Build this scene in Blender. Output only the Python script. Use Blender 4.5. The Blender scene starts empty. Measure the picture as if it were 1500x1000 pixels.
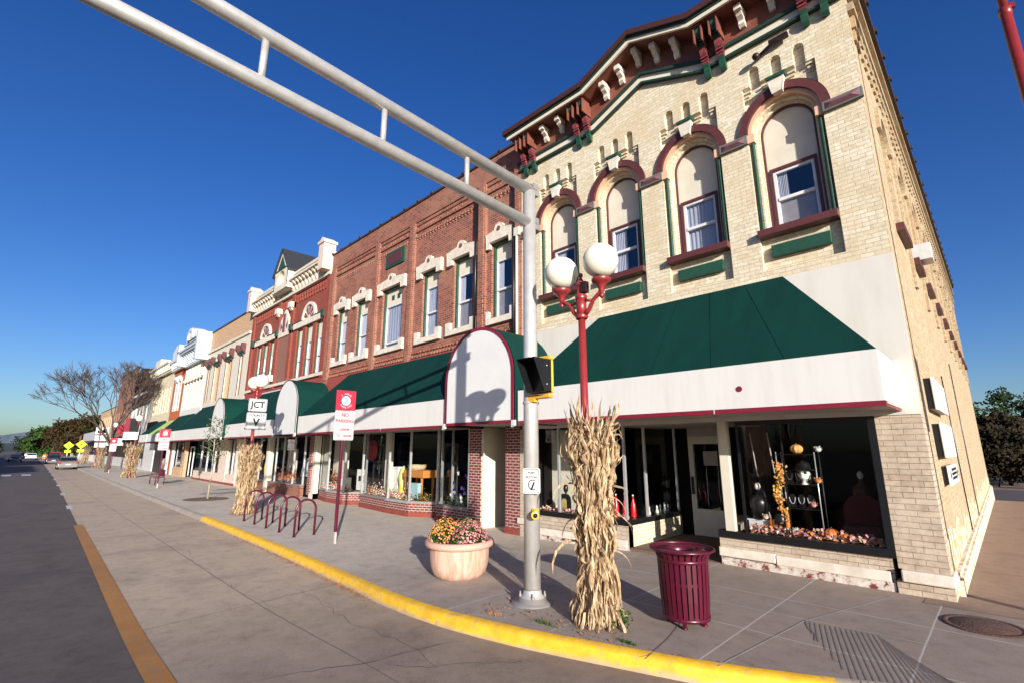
import bpy, math, random
from mathutils import Vector, Matrix
from mathutils.geometry import tessellate_polygon
random.seed(7)
S = bpy.context.scene
R = math.radians

# ------------------------------------------------------------------ camera
cam = bpy.data.objects.new('camera', bpy.data.cameras.new('camera'))
S.collection.objects.link(cam); S.camera = cam
cam.data.sensor_width = 36; cam.data.lens = 702.7/1500*36
cam.data.clip_start = .05; cam.data.clip_end = 5000
cam.location = (.77, -9.22, 2.0)
cam.rotation_euler = (R(90)+math.atan(157/702.7), 0, R(45))

# ------------------------------------------------------------------ sky, sun, exposure
SUN_EL = 12.8
wd = bpy.data.worlds.new("World"); S.world = wd; wd.use_nodes = True
wn = wd.node_tree.nodes; wl = wd.node_tree.links
sky = wn.new('ShaderNodeTexSky'); sky.sky_type = 'NISHITA'; sky.sun_disc = False
sky.sun_elevation = R(SUN_EL); sky.sun_rotation = R(118.1)
sky.altitude = 300; sky.air_density = 1.0; sky.dust_density = 1.4; sky.ozone_density = 4.0
hsv = wn.new('ShaderNodeHueSaturation'); hsv.inputs['Saturation'].default_value = 1.2; hsv.inputs['Hue'].default_value = .518
wl.new(sky.outputs[0], hsv.inputs['Color']); wl.new(hsv.outputs[0], wn['Background'].inputs[0])
wn['Background'].inputs[1].default_value = .088
sl = bpy.data.lights.new('sun', 'SUN'); sl.energy = 4.8; sl.angle = R(.5); sl.color = (1, .94, .86)
so = bpy.data.objects.new('sun', sl); S.collection.objects.link(so)
ce = math.cos(R(SUN_EL)); so.rotation_euler = Vector((.882*ce, -.471*ce, math.sin(R(SUN_EL)))).to_track_quat('Z', 'Y').to_euler()
S.view_settings.view_transform = 'Standard'; S.view_settings.look = 'None'
S.view_settings.exposure = .85; S.view_settings.gamma = 1

# ------------------------------------------------------------------ helpers
class MB:
    def __init__(s, T=None): s.v = []; s.f = []; s.m = []; s.mi = 0; s.T = T; s.smooth = []; s.sm = False
    def add(s, vs, fs):
        o = len(s.v)
        s.v += [Vector(s.T(*p)) if s.T else Vector(p) for p in vs]
        for f in fs: s.f.append([i+o for i in f]); s.m.append(s.mi); s.smooth.append(s.sm)
    def box(s, x0, x1, y0, y1, z0, z1):
        s.add([(x0,y0,z0),(x1,y0,z0),(x1,y1,z0),(x0,y1,z0),(x0,y0,z1),(x1,y0,z1),(x1,y1,z1),(x0,y1,z1)],
              [(0,3,2,1),(4,5,6,7),(0,1,5,4),(1,2,6,5),(2,3,7,6),(3,0,4,7)])
    def quad(s, *p): s.add(p, [tuple(range(len(p)))])
    def prism(s, poly, a, b, ax='y'):
        """polygon extruded along ax; poly is (x,z) for y, (y,z) for x, (x,y) for z"""
        m = {'y': lambda p, t: (p[0], t, p[1]), 'x': lambda p, t: (t, p[0], p[1]), 'z': lambda p, t: (p[0], p[1], t)}[ax]
        n = len(poly); tr = tessellate_polygon([[Vector((p[0], p[1], 0)) for p in poly]])
        vs = [m(p, a) for p in poly]+[m(p, b) for p in poly]
        s.add(vs, [tuple(t) for t in tr]+[tuple(i+n for i in t) for t in tr]+[(i, (i+1) % n, (i+1) % n+n, i+n) for i in range(n)])
    def sheet(s, outer, holes, y, depth=0, ax='y'):
        """face with holes at y; depth gives the reveals of the holes"""
        loops = [outer]+list(holes)
        flat = [p for l in loops for p in l]
        tr = tessellate_polygon([[Vector((p[0], p[1], 0)) for p in l] for l in loops])
        s.add([(p[0], y, p[1]) for p in flat], [tuple(t) for t in tr])
        if depth:
            for l in loops[1:]:
                n = len(l)
                s.add([(p[0], y, p[1]) for p in l]+[(p[0], y+depth, p[1]) for p in l], [(i, (i+1) % n, (i+1) % n+n, i+n) for i in range(n)])
    def tube(s, pts, r, n=8, cap=True):
        pts = [Vector(p) for p in pts]; rs = r if isinstance(r, (list, tuple)) else [r]*len(pts)
        vs = []; up = None
        for i, p in enumerate(pts):
            d = (pts[min(i+1, len(pts)-1)]-pts[max(i-1, 0)]).normalized()
            if up is None:
                up = d.orthogonal().normalized()
            up = (up-d*up.dot(d)).normalized() if (up-d*up.dot(d)).length > 1e-6 else d.orthogonal().normalized()
            w = d.cross(up)
            for k in range(n):
                a = 2*math.pi*k/n; vs.append(tuple(p+(up*math.cos(a)+w*math.sin(a))*rs[i]))
        fs = [(i*n+k, i*n+(k+1) % n, (i+1)*n+(k+1) % n, (i+1)*n+k) for i in range(len(pts)-1) for k in range(n)]
        if cap: fs += [tuple(range(n))[::-1], tuple((len(pts)-1)*n+k for k in range(n))]
        q = s.sm; s.sm = True; s.add(vs, fs); s.sm = q
    def lathe(s, prof, c=(0,0,0), n=32):
        """prof: list of (r,z)"""
        vs = [(c[0]+r*math.cos(2*math.pi*k/n), c[1]+r*math.sin(2*math.pi*k/n), c[2]+z) for r, z in prof for k in range(n)]
        q = s.sm; s.sm = True
        s.add(vs, [(i*n+k, i*n+(k+1) % n, (i+1)*n+(k+1) % n, (i+1)*n+k) for i in range(len(prof)-1) for k in range(n)]); s.sm = q
    def ball(s, c, r, n=16, m=10, sq=(1,1,1)):
        vs = [(c[0]+sq[0]*r*math.sin(math.pi*j/m)*math.cos(2*math.pi*k/n), c[1]+sq[1]*r*math.sin(math.pi*j/m)*math.sin(2*math.pi*k/n), c[2]+sq[2]*r*math.cos(math.pi*j/m)) for j in range(m+1) for k in range(n)]
        q = s.sm; s.sm = True
        s.add(vs, [(j*n+k, j*n+(k+1) % n, (j+1)*n+(k+1) % n, (j+1)*n+k) for j in range(m) for k in range(n)]); s.sm = q
    def build(s, name, mat, parent=None, local=False, bevel=0):
        o = Vector((0,0,0)) if (parent is None or local) else Vector(parent['_o'])
        me = bpy.data.meshes.new(name)
        me.from_pydata([tuple(v-o) for v in s.v], [], s.f)
        for mm in (mat if isinstance(mat, (list, tuple)) else [mat]): me.materials.append(mm)
        me.polygons.foreach_set('material_index', s.m); me.polygons.foreach_set('use_smooth', s.smooth); me.update()
        ob = bpy.data.objects.new(name, me); S.collection.objects.link(ob)
        if parent is not None: ob.parent = parent
        ob['_o'] = tuple(o) if parent is not None else (0., 0., 0.)
        if bevel:
            b = ob.modifiers.new('b', 'BEVEL'); b.width = bevel; b.segments = 2; b.limit_method = 'ANGLE'; b.angle_limit = R(40)
        return ob
def tag(o, label=None, cat=None, group=None, kind=None):
    if label: o['label'] = label
    if cat: o['category'] = cat
    if group: o['group'] = group
    if kind: o['kind'] = kind
    return o
def thing(name, label, cat, loc=(0,0,0), group=None, rz=0):
    o = bpy.data.objects.new(name, None); S.collection.objects.link(o); o.empty_display_size = .2
    o.location = loc; o.rotation_euler = (0, 0, rz); o['_o'] = tuple(loc)
    return tag(o, label, cat, group)
def copy_tree(o, parent=None):
    c = o.copy(); S.collection.objects.link(c)
    if parent is not None: c.parent = parent
    for ch in [k for k in bpy.data.objects if k.parent is o]: copy_tree(ch, c)
    return c
def B(name, mat, parent, *boxes, bevel=0, T=None):
    m = MB(T)
    for b in boxes: m.box(*b)
    return m.build(name, mat, parent, bevel=bevel)
def BS(name, mat, parent, *boxes, T=None):
    for b in boxes: B(name, mat, parent, b, T=T)
def fset(o, k, v): o.inputs[k].default_value = v

# ------------------------------------------------------------------ materials
class NT:
    def __init__(s, name):
        s.m = bpy.data.materials.new(name); s.m.use_nodes = True; s.t = s.m.node_tree; s.n = s.t.nodes; s.l = s.t.links
        s.b = s.n['Principled BSDF']; s._p = None
    def new(s, t, **k):
        x = s.n.new(t)
        for a, v in k.items(): setattr(x, a, v)
        return x
    def link(s, a, b): s.l.new(a, b)
    def pos(s):
        if s._p is None: s._p = s.new('ShaderNodeNewGeometry').outputs['Position']
        return s._p
    def obj(s): return s.new('ShaderNodeTexCoord').outputs['Object']
    def noise(s, scale, detail=4, vec=None, rough=.55, map_=None):
        x = s.new('ShaderNodeTexNoise'); fset(x, 'Scale', scale); fset(x, 'Detail', detail); fset(x, 'Roughness', rough)
        v = vec if vec is not None else s.pos()
        if map_: mp = s.new('ShaderNodeMapping'); mp.inputs['Scale'].default_value = map_; s.link(v, mp.inputs[0]); v = mp.outputs[0]
        s.link(v, x.inputs['Vector']); return x.outputs['Fac']
    def ramp(s, fac, stops):
        x = s.new('ShaderNodeValToRGB'); e = x.color_ramp.elements
        while len(e) < len(stops): e.new(.5)
        for i, (p, c) in enumerate(stops):
            e[i].position = p; e[i].color = (*c, 1) if len(c) == 3 else c
        s.link(fac, x.inputs[0]); return x.outputs[0]
    def mix(s, fac, a, b, mode='MIX'):
        x = s.new('ShaderNodeMix', data_type='RGBA', blend_type=mode)
        for sock, v in ((x.inputs[0], fac), (x.inputs[6], a), (x.inputs[7], b)):
            if isinstance(v, (int, float)): sock.default_value = v
            elif isinstance(v, tuple): sock.default_value = (*v, 1)
            else: s.link(v, sock)
        return x.outputs[2]
    def math(s, op, a, b=None, c=None):
        x = s.new('ShaderNodeMath', operation=op)
        for i, v in enumerate((a, b, c)):
            if v is None: continue
            if isinstance(v, (int, float)): x.inputs[i].default_value = v
            else: s.link(v, x.inputs[i])
        return x.outputs[0]
    def bump(s, h, strength=.4, dist=.01):
        x = s.new('ShaderNodeBump'); fset(x, 'Strength', strength); fset(x, 'Distance', dist); s.link(h, x.inputs['Height']); s.link(x.outputs[0], s.b.inputs['Normal'])
    def col(s, c):
        if isinstance(c, tuple): s.b.inputs['Base Color'].default_value = (*c, 1)
        else: s.link(c, s.b.inputs['Base Color'])
def M(name, c, rough=.6, metal=0, c2=None, ns=6, det=4, lo=.35, hi=.65, bump=0, bd=.004, stretch=None, spec=None, obj=False):
    t = NT(name); fset(t.b, 'Roughness', rough); fset(t.b, 'Metallic', metal)
    if spec is not None: fset(t.b, 'Specular IOR Level', spec)
    if c2 is None: c2 = tuple(x*.86 for x in c)
    n = t.noise(ns, det, map_=stretch, vec=t.obj() if obj else None)
    t.col(t.ramp(n, [(lo, c), (hi, c2)]))
    if bump: t.bump(t.noise(ns*4, 6, vec=t.obj() if obj else None), bump, bd)
    return t.m
def brick(name, c1, c2, mortar, w=.215, h=.078, ms=.008, stain=None, bump=.6, sq=None, var=.0):
    t = NT(name); fset(t.b, 'Roughness', .85)
    sp = t.new('ShaderNodeSeparateXYZ'); t.link(t.pos(), sp.inputs[0])
    u = t.math('ADD', sp.outputs[0], sp.outputs[1]); cb = t.new('ShaderNodeCombineXYZ'); t.link(u, cb.inputs[0]); t.link(sp.outputs[2], cb.inputs[1])
    nz = t.new('ShaderNodeTexNoise'); fset(nz, 'Scale', 3.0); t.link(t.pos(), nz.inputs['Vector'])
    vm = t.new('ShaderNodeVectorMath', operation='MULTIPLY_ADD'); t.link(nz.outputs['Color'], vm.inputs[0]); vm.inputs[1].default_value = (.02, .012, 0); t.link(cb.outputs[0], vm.inputs[2])
    x = t.new('ShaderNodeTexBrick'); t.link(vm.outputs[0], x.inputs['Vector'])
    fset(x, 'Scale', 1); fset(x, 'Brick Width', w); fset(x, 'Row Height', h); fset(x, 'Mortar Size', ms); fset(x, 'Mortar Smooth', .3); fset(x, 'Bias', var)
    fset(x, 'Color1', (*c1, 1)); fset(x, 'Color2', (*c2, 1)); fset(x, 'Mortar', (*mortar, 1))
    c = x.outputs['Color']
    g = t.ramp(t.noise(14, 5), [(.3, (.78,)*3), (.7, (1.12,)*3)]); c = t.mix(1, c, g, 'MULTIPLY')
    if stain:
        f = t.ramp(t.noise(.9, 6, rough=.65), [(.46, (0, 0, 0)), (.62, (1, 1, 1))]); c = t.mix(t.math('MULTIPLY', f, .55), c, stain)
    t.col(c)
    hgt = t.math('SUBTRACT', t.math('MULTIPLY', t.noise(40, 3), .35), x.outputs['Fac']); t.bump(hgt, bump, .012)
    return t.m
def glassmat(name, refl=.08, tint=(.85, .9, .9), ior=1.45):
    m = bpy.data.materials.new(name); m.use_nodes = True; n = m.node_tree.nodes; l = m.node_tree.links; n.clear()
    o = n.new('ShaderNodeOutputMaterial'); mx = n.new('ShaderNodeMixShader'); tr = n.new('ShaderNodeBsdfTransparent'); gl = n.new('ShaderNodeBsdfGlossy'); fr = n.new('ShaderNodeLayerWeight')
    tr.inputs[0].default_value = (*tint, 1); gl.inputs['Roughness'].default_value = .01; gl.inputs[0].default_value = (.95, .97, 1, 1); fr.inputs[0].default_value = .5
    ad = n.new('ShaderNodeMath'); ad.operation = 'ADD'; ad.use_clamp = True; ad.inputs[1].default_value = refl
    ge = n.new('ShaderNodeNewGeometry'); no = n.new('ShaderNodeTexNoise'); no.inputs['Scale'].default_value = 1.2; l.new(ge.outputs['Position'], no.inputs['Vector'])
    bp = n.new('ShaderNodeBump'); bp.inputs['Strength'].default_value = .05; bp.inputs['Distance'].default_value = .05; l.new(no.outputs[0], bp.inputs['Height']); l.new(bp.outputs[0], gl.inputs['Normal'])
    pw = n.new('ShaderNodeMath'); pw.operation = 'POWER'; pw.inputs[1].default_value = 4.0; l.new(fr.outputs['Facing'], pw.inputs[0]); ml = n.new('ShaderNodeMath'); ml.operation = 'MULTIPLY'; ml.inputs[1].default_value = .8; l.new(pw.outputs[0], ml.inputs[0])
    l.new(ml.outputs[0], ad.inputs[0]); l.new(ad.outputs[0], mx.inputs[0]); l.new(tr.outputs[0], mx.inputs[1]); l.new(gl.outputs[0], mx.inputs[2]); l.new(mx.outputs[0], o.inputs[0])
    return m
CREAM_BR = brick('cream_brick', (.69, .62, .48), (.58, .50, .35), (.47, .39, .28), w=.2, h=.075, ms=.006, stain=(.52, .40, .24))
TAN_BR = brick('tan_side_brick', (.47, .36, .215), (.33, .235, .125), (.52, .44, .33), w=.2, h=.075, ms=.009, bump=1.0, stain=(.40, .26, .14))
LOW_BR = brick('painted_tan_brick', (.50, .40, .30), (.40, .30, .22), (.26, .20, .15), w=.26, h=.082, ms=.006, stain=(.55, .47, .36), bump=.8)
RED_BR = brick('red_brick', (.31, .085, .05), (.13, .042, .03), (.38, .25, .19), w=.2, h=.075, ms=.008, stain=(.33, .16, .10))
PIER_BR = brick('dark_red_brick', (.22, .035, .03), (.13, .03, .03), (.52, .40, .34), w=.21, h=.075, ms=.011)
DRED_BR = brick('deep_red_brick', (.27, .05, .03), (.20, .04, .025), (.22, .06, .04), w=.2, h=.075, ms=.006, stain=(.22, .06, .04))
BUFF_BR = brick('buff_brick', (.55, .35, .21), (.48, .30, .17), (.40, .30, .2), w=.2, h=.075)
BROWN_BR = brick('brown_brick', (.28, .12, .07), (.22, .10, .06), (.3, .2, .15), w=.2, h=.075)
CREAM = M('cream_paint', (.62, .57, .47), .6, c2=(.56, .51, .41), ns=3, bump=.15)
STONE = M('painted_stone', (.66, .60, .51), .75, c2=(.54, .47, .385), ns=5, bump=.4, bd=.008)
PINKST = M('pink_stone', (.62, .50, .43), .75, c2=(.54, .42, .35), ns=4, bump=.3)
BOARD = M('cream_board', (.61, .575, .52), .55, c2=(.53, .49, .43), ns=2, stretch=(1.5, 1, .35), lo=.42, hi=.8, bump=.1)
MAROON = M('maroon_paint', (.10, .026, .024), .5, c2=(.075, .022, .022), ns=8)
BROWN = M('brown_red_paint', (.20, .065, .04), .55, c2=(.15, .045, .03), ns=5)
PEACH = M('peach_paint', (.72, .42, .28), .6)
GREEN = M('green_paint', (.014, .066, .038), .5, c2=(.011, .05, .03), ns=10)
DGREEN = M('dark_green_trim', (.012, .04, .025), .5)
PURPLE = M('purple_stone', (.17, .065, .08), .6, c2=(.12, .05, .065), ns=10)
GREYST = M('grey_green_stone', (.13, .14, .12), .7)
RUBY = M('carved_maroon', (.28, .05, .06), .5, c2=(.12, .03, .035), ns=22)
CANVAS = M('green_canvas', (.002, .034, .027), .8, c2=(.002, .027, .023), ns=1.2, stretch=(3, 1, .3), bump=.1, spec=.12)
LIME = M('lime_canvas', (.36, .50, .16), .7)
VINYL = M('white_vinyl', (.63, .615, .58), .5, c2=(.57, .55, .51), ns=2.5, stretch=(3, 1, .3), lo=.42, hi=.8)
VWHITE = M('sign_white', (.66, .65, .63), .4, c2=(.62, .61, .59), ns=2)
REDTRIM = M('burgundy_trim', (.20, .012, .03), .4)
BURG = M('burgundy_metal', (.085, .003, .018), .32, c2=(.065, .003, .014), ns=12, spec=.6, obj=True)
LAMPRED = M('red_lamp_paint', (.24, .022, .022), .35, c2=(.20, .02, .02), ns=10, spec=.6, obj=True)
DARKMET = M('dark_iron', (.03, .012, .012), .45, metal=.3)
BLACK = M('black_frame', (.008, .008, .009), .35)
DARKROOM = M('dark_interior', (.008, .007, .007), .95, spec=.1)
DARKWOOD = M('dark_wood', (.10, .025, .012), .5, c2=(.06, .015, .008), ns=5, stretch=(8, 8, 1))
ALU = M('aluminium_frame', (.62, .62, .62), .35, metal=.6)
WFRAME = M('white_window_frame', (.66, .66, .67), .4)
CURTAIN = M('sheer_curtain', (.48, .48, .52), .9, c2=(.34, .34, .39), ns=7, stretch=(6, 1, .15))
BLIND = M('window_blind', (.36, .31, .29), .9)
GLASS = glassmat('shop_glass', .02, (.95, .97, .96), 1.3)
UGLASS = glassmat('upper_glass', .13, (.85, .88, .92), 1.5)
GALV = M('galvanised_steel', (.60, .58, .55), .42, metal=.5, c2=(.52, .50, .47), ns=9, bump=.05, obj=True)
GALVD = M('weathered_steel', (.30, .28, .26), .6, metal=.4, bump=.2)
SIGY = M('signal_yellow', (.72, .38, .04), .45)
WHITE = M('white_enamel', (.58, .58, .58), .35)
SIGNRED = M('sign_red', (.42, .02, .05), .35)
SIGNINK = M('sign_black_ink', (.01, .01, .01), .5)
PALERED = M('faded_red_ink', (.55, .04, .06), .5)
TEAL = M('teal_ink', (.02, .42, .36), .5)
GLOBE = M('lamp_globe_acrylic', (.78, .74, .62), .25, c2=(.74, .68, .54), ns=2, obj=True)
ROOF = M('roof_membrane', (.05, .05, .05), .9)
SLATE = M('slate', (.03, .03, .035), .6)
SOFFIT = M('soffit_panel', (.42, .38, .30), .7)
COPING = M('dark_coping', (.05, .03, .025), .6)
HUSK = None
def husk():
    t = NT('corn_husk'); fset(t.b, 'Roughness', .7)
    n = t.noise(22, 6, vec=t.obj(), rough=.7, map_=(1, 1, .45)); n2 = t.noise(90, 2, vec=t.obj(), map_=(1, 1, .08))
    c = t.ramp(n, [(.32, (.13, .07, .035)), (.44, (.36, .24, .13)), (.55, (.56, .43, .28)), (.72, (.68, .57, .42))])
    t.col(t.mix(.55, c, t.ramp(n2, [(.35, (.35, .25, .15)), (.6, (1, .95, .85))]), 'MULTIPLY'))
    tr = t.new('ShaderNodeBsdfTranslucent'); tr.inputs[0].default_value = (.7, .5, .25, 1)
    mx = t.new('ShaderNodeMixShader'); mx.inputs[0].default_value = .15
    t.link(t.b.outputs[0], mx.inputs[1]); t.link(tr.outputs[0], mx.inputs[2]); t.link(mx.outputs[0], t.n['Material Output'].inputs[0])
    return t.m
HUSK = husk()
def leafm(name, a, b, c, sc=3, tl=.2):
    t = NT(name); fset(t.b, 'Roughness', .8); fset(t.b, 'Specular IOR Level', .1)
    t.col(t.ramp(t.noise(sc, 4), [(.3, a), (.5, b), (.7, c)]))
    tr = t.new('ShaderNodeBsdfTranslucent'); tr.inputs[0].default_value = (*b, 1); mx = t.new('ShaderNodeMixShader'); mx.inputs[0].default_value = tl
    t.link(t.b.outputs[0], mx.inputs[1]); t.link(tr.outputs[0], mx.inputs[2]); t.link(mx.outputs[0], t.n['Material Output'].inputs[0])
    return t.m
LEAFG = leafm('green_leaves', (.02, .05, .012), (.04, .09, .02), (.09, .13, .03))
LEAFD = leafm('dark_leaves', (.008, .018, .006), (.018, .032, .009), (.040, .045, .012), 1.2)
LEAFR = leafm('russet_leaves', (.016, .014, .010), (.028, .022, .012), (.05, .03, .016), .8)
LEAFO = leafm('autumn_leaves', (.060, .030, .016), (.05, .034, .015), (.03, .035, .012), .1)
LEAFB = leafm('fallen_brown_leaves', (.30, .12, .06), (.42, .22, .12), (.20, .10, .06), 8)
BARK = M('bark', (.085, .060, .048), .9, c2=(.05, .035, .03), ns=8, bump=.5, bd=.02)
YELO = M('tree_leaf_yellow', (.35, .26, .06), .7)

def concrete(name, c1, c2, c3, joints=None, jc=(.42, .38, .33), jw=.012, tone=None):
    t = NT(name); fset(t.b, 'Roughness', .85); fset(t.b, 'Specular IOR Level', .25)
    a = t.ramp(t.noise(.55, 8, rough=.65), [(.3, c1), (.5, c2), (.72, c3)])
    if tone:   # colour multiplied darker along x towards the corner
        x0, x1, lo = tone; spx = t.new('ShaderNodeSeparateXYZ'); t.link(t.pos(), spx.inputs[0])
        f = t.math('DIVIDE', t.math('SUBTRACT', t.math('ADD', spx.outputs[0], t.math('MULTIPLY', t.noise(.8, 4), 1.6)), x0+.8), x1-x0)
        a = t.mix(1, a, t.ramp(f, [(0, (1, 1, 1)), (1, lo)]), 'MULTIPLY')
    g = t.ramp(t.noise(90, 3), [(.3, (.80,)*3), (.7, (1.15,)*3)]); a = t.mix(.9, a, g, 'MULTIPLY')
    b = t.ramp(t.noise(3.5, 9, rough=.8), [(.32, (.72, .69, .66)), (.5, (.97, .97, .96)), (.68, (1.08, 1.08, 1.07))]); a = t.mix(.9, a, b, 'MULTIPLY')
    spk = t.ramp(t.noise(28, 2), [(.20, (.35, .3, .28)), (.27, (1, 1, 1))]); a = t.mix(.6, a, spk, 'MULTIPLY')
    h = t.math('MULTIPLY', t.noise(120, 3), .3)
    if joints:
        sp = t.new('ShaderNodeSeparateXYZ'); t.link(t.pos(), sp.inputs[0]); f = None
        wob = t.math('MULTIPLY', t.math('SUBTRACT', t.noise(2.5, 2), .5), .02)
        for ax, step, off, skew in joints:
            v = t.math('ADD', t.math('ADD', sp.outputs[ax], off), t.math('ADD', wob, t.math('MULTIPLY', sp.outputs[1-ax], skew)))
            if step:
                d = t.math('ABSOLUTE', t.math('SUBTRACT', t.math('FRACT', t.math('DIVIDE', v, step)), .5)); d = t.math('MULTIPLY', t.math('SUBTRACT', .5, d), step)
            else: d = t.math('ABSOLUTE', v)
            k = t.math('LESS_THAN', d, jw)
            f = k if f is None else t.math('MAXIMUM', f, k)
            # slab to slab tone differences
        a = t.mix(t.math('MULTIPLY', f, .75), a, jc)
        h = t.math('SUBTRACT', h, f)
    t.col(a); t.bump(h, .35, .006)
    return t.m
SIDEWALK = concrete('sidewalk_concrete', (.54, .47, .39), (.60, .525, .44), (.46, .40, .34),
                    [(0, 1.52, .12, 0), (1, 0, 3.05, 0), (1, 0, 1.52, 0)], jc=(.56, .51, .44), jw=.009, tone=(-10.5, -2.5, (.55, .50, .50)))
BROWNWALK = concrete('brown_concrete', (.27, .185, .135), (.31, .215, .16), (.23, .155, .115), [(1, 3.1, .4, 0)], jc=(.2, .14, .1))
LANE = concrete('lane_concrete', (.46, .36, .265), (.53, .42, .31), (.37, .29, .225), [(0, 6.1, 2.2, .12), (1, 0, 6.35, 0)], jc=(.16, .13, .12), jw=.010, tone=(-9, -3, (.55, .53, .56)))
ASPH = concrete('road_surface', (.112, .092, .084), (.135, .11, .10), (.092, .077, .072), [(0, 6.1, 2.2, .1)], jc=(.09, .08, .075), jw=.01)
CUTSTONE = M('carpet_brown', (.16, .10, .07), .95, c2=(.13, .08, .06), ns=40)
def kerbmat():
    t = NT('kerb_paint'); fset(t.b, 'Roughness', .6)
    sp = t.new('ShaderNodeSeparateXYZ'); t.link(t.pos(), sp.inputs[0])
    con = t.ramp(t.noise(4, 6), [(.3, (.26, .22, .18)), (.7, (.36, .31, .26))])
    yel = t.ramp(t.noise(6, 6, rough=.7), [(.3, (.58, .30, .015)), (.6, (.74, .44, .02)), (.8, (.66, .42, .08))])
    w = t.ramp(t.noise(9, 8, rough=.8), [(.55, (0,)*3), (.64, (1,)*3)])
    # paint is worn off near the gutter
    hz = t.math('ADD', sp.outputs[2], t.math('MULTIPLY', t.noise(5, 4), .12))
    cl = t.new('ShaderNodeClamp'); t.link(t.math('MULTIPLY', t.math('ADD', sp.outputs[0], 2.8), -.0231), cl.inputs[0]); cl.inputs[2].default_value = .12; hz = t.math('ADD', hz, cl.outputs[0])
    low = t.ramp(t.math('ADD', t.math('MULTIPLY', hz, 7), .82), [(.25, (1,)*3), (.6, (0,)*3)])
    worn = t.math('MAXIMUM', w, t.math('MULTIPLY', low, .8))
    far = t.math('MAXIMUM', t.math('LESS_THAN', sp.outputs[0], -17.9), t.math('GREATER_THAN', t.math('ADD', sp.outputs[0], t.math('MULTIPLY', t.noise(8, 3), .8)), -.2))
    t.col(t.mix(t.math('MAXIMUM', worn, far), yel, con)); t.bump(t.noise(60, 5), .4, .006)
    return t.m
KERB = kerbmat()
def paintline(name, c, base, thr=.6):
    t = NT(name); fset(t.b, 'Roughness', .75)
    w = t.ramp(t.noise(12, 8, rough=.8), [(thr-.04, (0,)*3), (thr+.06, (1,)*3)])
    c_ = t.ramp(t.noise(2, 5), [(.35, c), (.65, tuple(x*.8 for x in c))])
    t.col(t.mix(w, c_, base)); return t.m
ORANGE = paintline('orange_line_paint', (.46, .20, .035), (.24, .19, .16), .555)
WLINE = paintline('white_line_paint', (.6, .6, .62), (.2, .18, .17), .58)

# ------------------------------------------------------------------ ground
def zs(x, y=0):
    t = max(0, min(1, (-x-2.8)/5.2)); return -.12*t*t*(3-2*t)
KL = [(-260,-2.4),(-120,-3.7),(-60,-4.42),(-30,-4.72),(-16.5,-4.76),(-10.8,-4.86),(-8.5,-4.93),(-7.2,-5.0),(-6.2,-5.1),(-5.2,-5.15),(-4.5,-5.13),(-3.92,-5.06),(-3.3,-4.94),(-2.82,-4.8),(-2.3,-4.63),
      (-1.7,-4.43),(-1.17,-4.2),(-.69,-3.96),(0,-3.55),(.8,-3.0),(1.7,-2.25),(2.6,-1.3),(3.3,-.3),(3.9,1.0),(4.25,2.5),(4.4,4.5),(4.4,24)]
def lerpk(x, L):
    for (a, b), (c, d) in zip(L, L[1:]):
        if a <= x <= c: return b+(d-b)*(x-a)/(c-a) if c > a else b
    return L[-1][1]
def ky(x): return lerpk(x, KL[:-2])
def kerb_off(d, zf):
    out = []
    for i, (x, y) in enumerate(KL):
        a = KL[max(i-1, 0)]; b = KL[min(i+1, len(KL)-1)]
        t = Vector((b[0]-a[0], b[1]-a[1])).normalized(); n = Vector((-t.y, t.x))
        out.append((x+n.x*d, y+n.y*d, zf(x)))
    return out
g = MB(); g.quad((-2500,-2500,-.62),(2500,-2500,-.62),(2500,2500,-.62),(-2500,2500,-.62))
GRASS = M('dry_grass', (.055, .06, .025), .95, c2=(.10, .07, .04), ns=.4, det=8)
tag(g.build('ground', GRASS), 'flat dry grass and earth reaching the horizon', kind='structure')
# dense kerb polyline
def dense(L, step=.5):
    o = []
    for (a, b), (c, d) in zip(L, L[1:]):
        n = max(1, min(40, int(math.hypot(c-a, d-b)/step)))
        o += [(a+(c-a)*i/n, b+(d-b)*i/n) for i in range(n)]
    return o+[L[-1]]
KLD = dense(KL)
KL = KLD
def yz(x, y): return zs(x) if y < .6 else zs(x)-.37*min(1, (y-.6)/22)
prof = [(-.02, -.155), (0, -.12), (.015, -.03), (.05, .0), (.15, .0045)]
m = MB(); rows = []
for d, dz in prof: rows.append([(p[0], p[1], yz(p[0], p[1])+dz) for p in kerb_off(d, zs)])
nn = len(KL); m.sm = True
vs = [p for r in rows for p in r]
m.add(vs, [(i*nn+k, i*nn+k+1, (i+1)*nn+k+1, (i+1)*nn+k) for i in range(len(prof)-1) for k in range(nn-1)])
tag(m.build('kerb', KERB), 'concrete kerb along the pavement, painted yellow near the corner', kind='structure')
# sidewalk
m = MB(); L = [p for p in kerb_off(.1, zs) if p[0] < 3.6 and p[1] < 1]
xs = [(p[0], p[1]) for p in L]
for (a, b), (c, d) in zip(xs, xs[1:]):
    ya, yc = (3.2, 3.2) if c < -.05 else (0, 0)
    k = 4
    for j in range(k):
        f0, f1 = j/k, (j+1)/k
        m.quad((a, b+(ya-b)*f0, zs(a)), (c, d+(yc-d)*f0, zs(c)), (c, d+(yc-d)*f1, zs(c)), (a, b+(ya-b)*f1, zs(a)))
tag(m.build('sidewalk', SIDEWALK), 'grey slab concrete pavement in front of the shops', kind='structure')
m = MB()
for i in range(24):
    y0, y1 = (i*1.0 if i else -.4), (i+1)*1.0
    m.quad((-.3, y0, yz(1, y0)+.004), (4.35, y0, yz(1, y0)+.004), (4.35, y1, yz(1, y1)+.004), (-.3, y1, yz(1, y1)+.004))
tag(m.build('side_sidewalk', BROWNWALK), 'brown concrete pavement beside the corner building', kind='structure')
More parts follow.
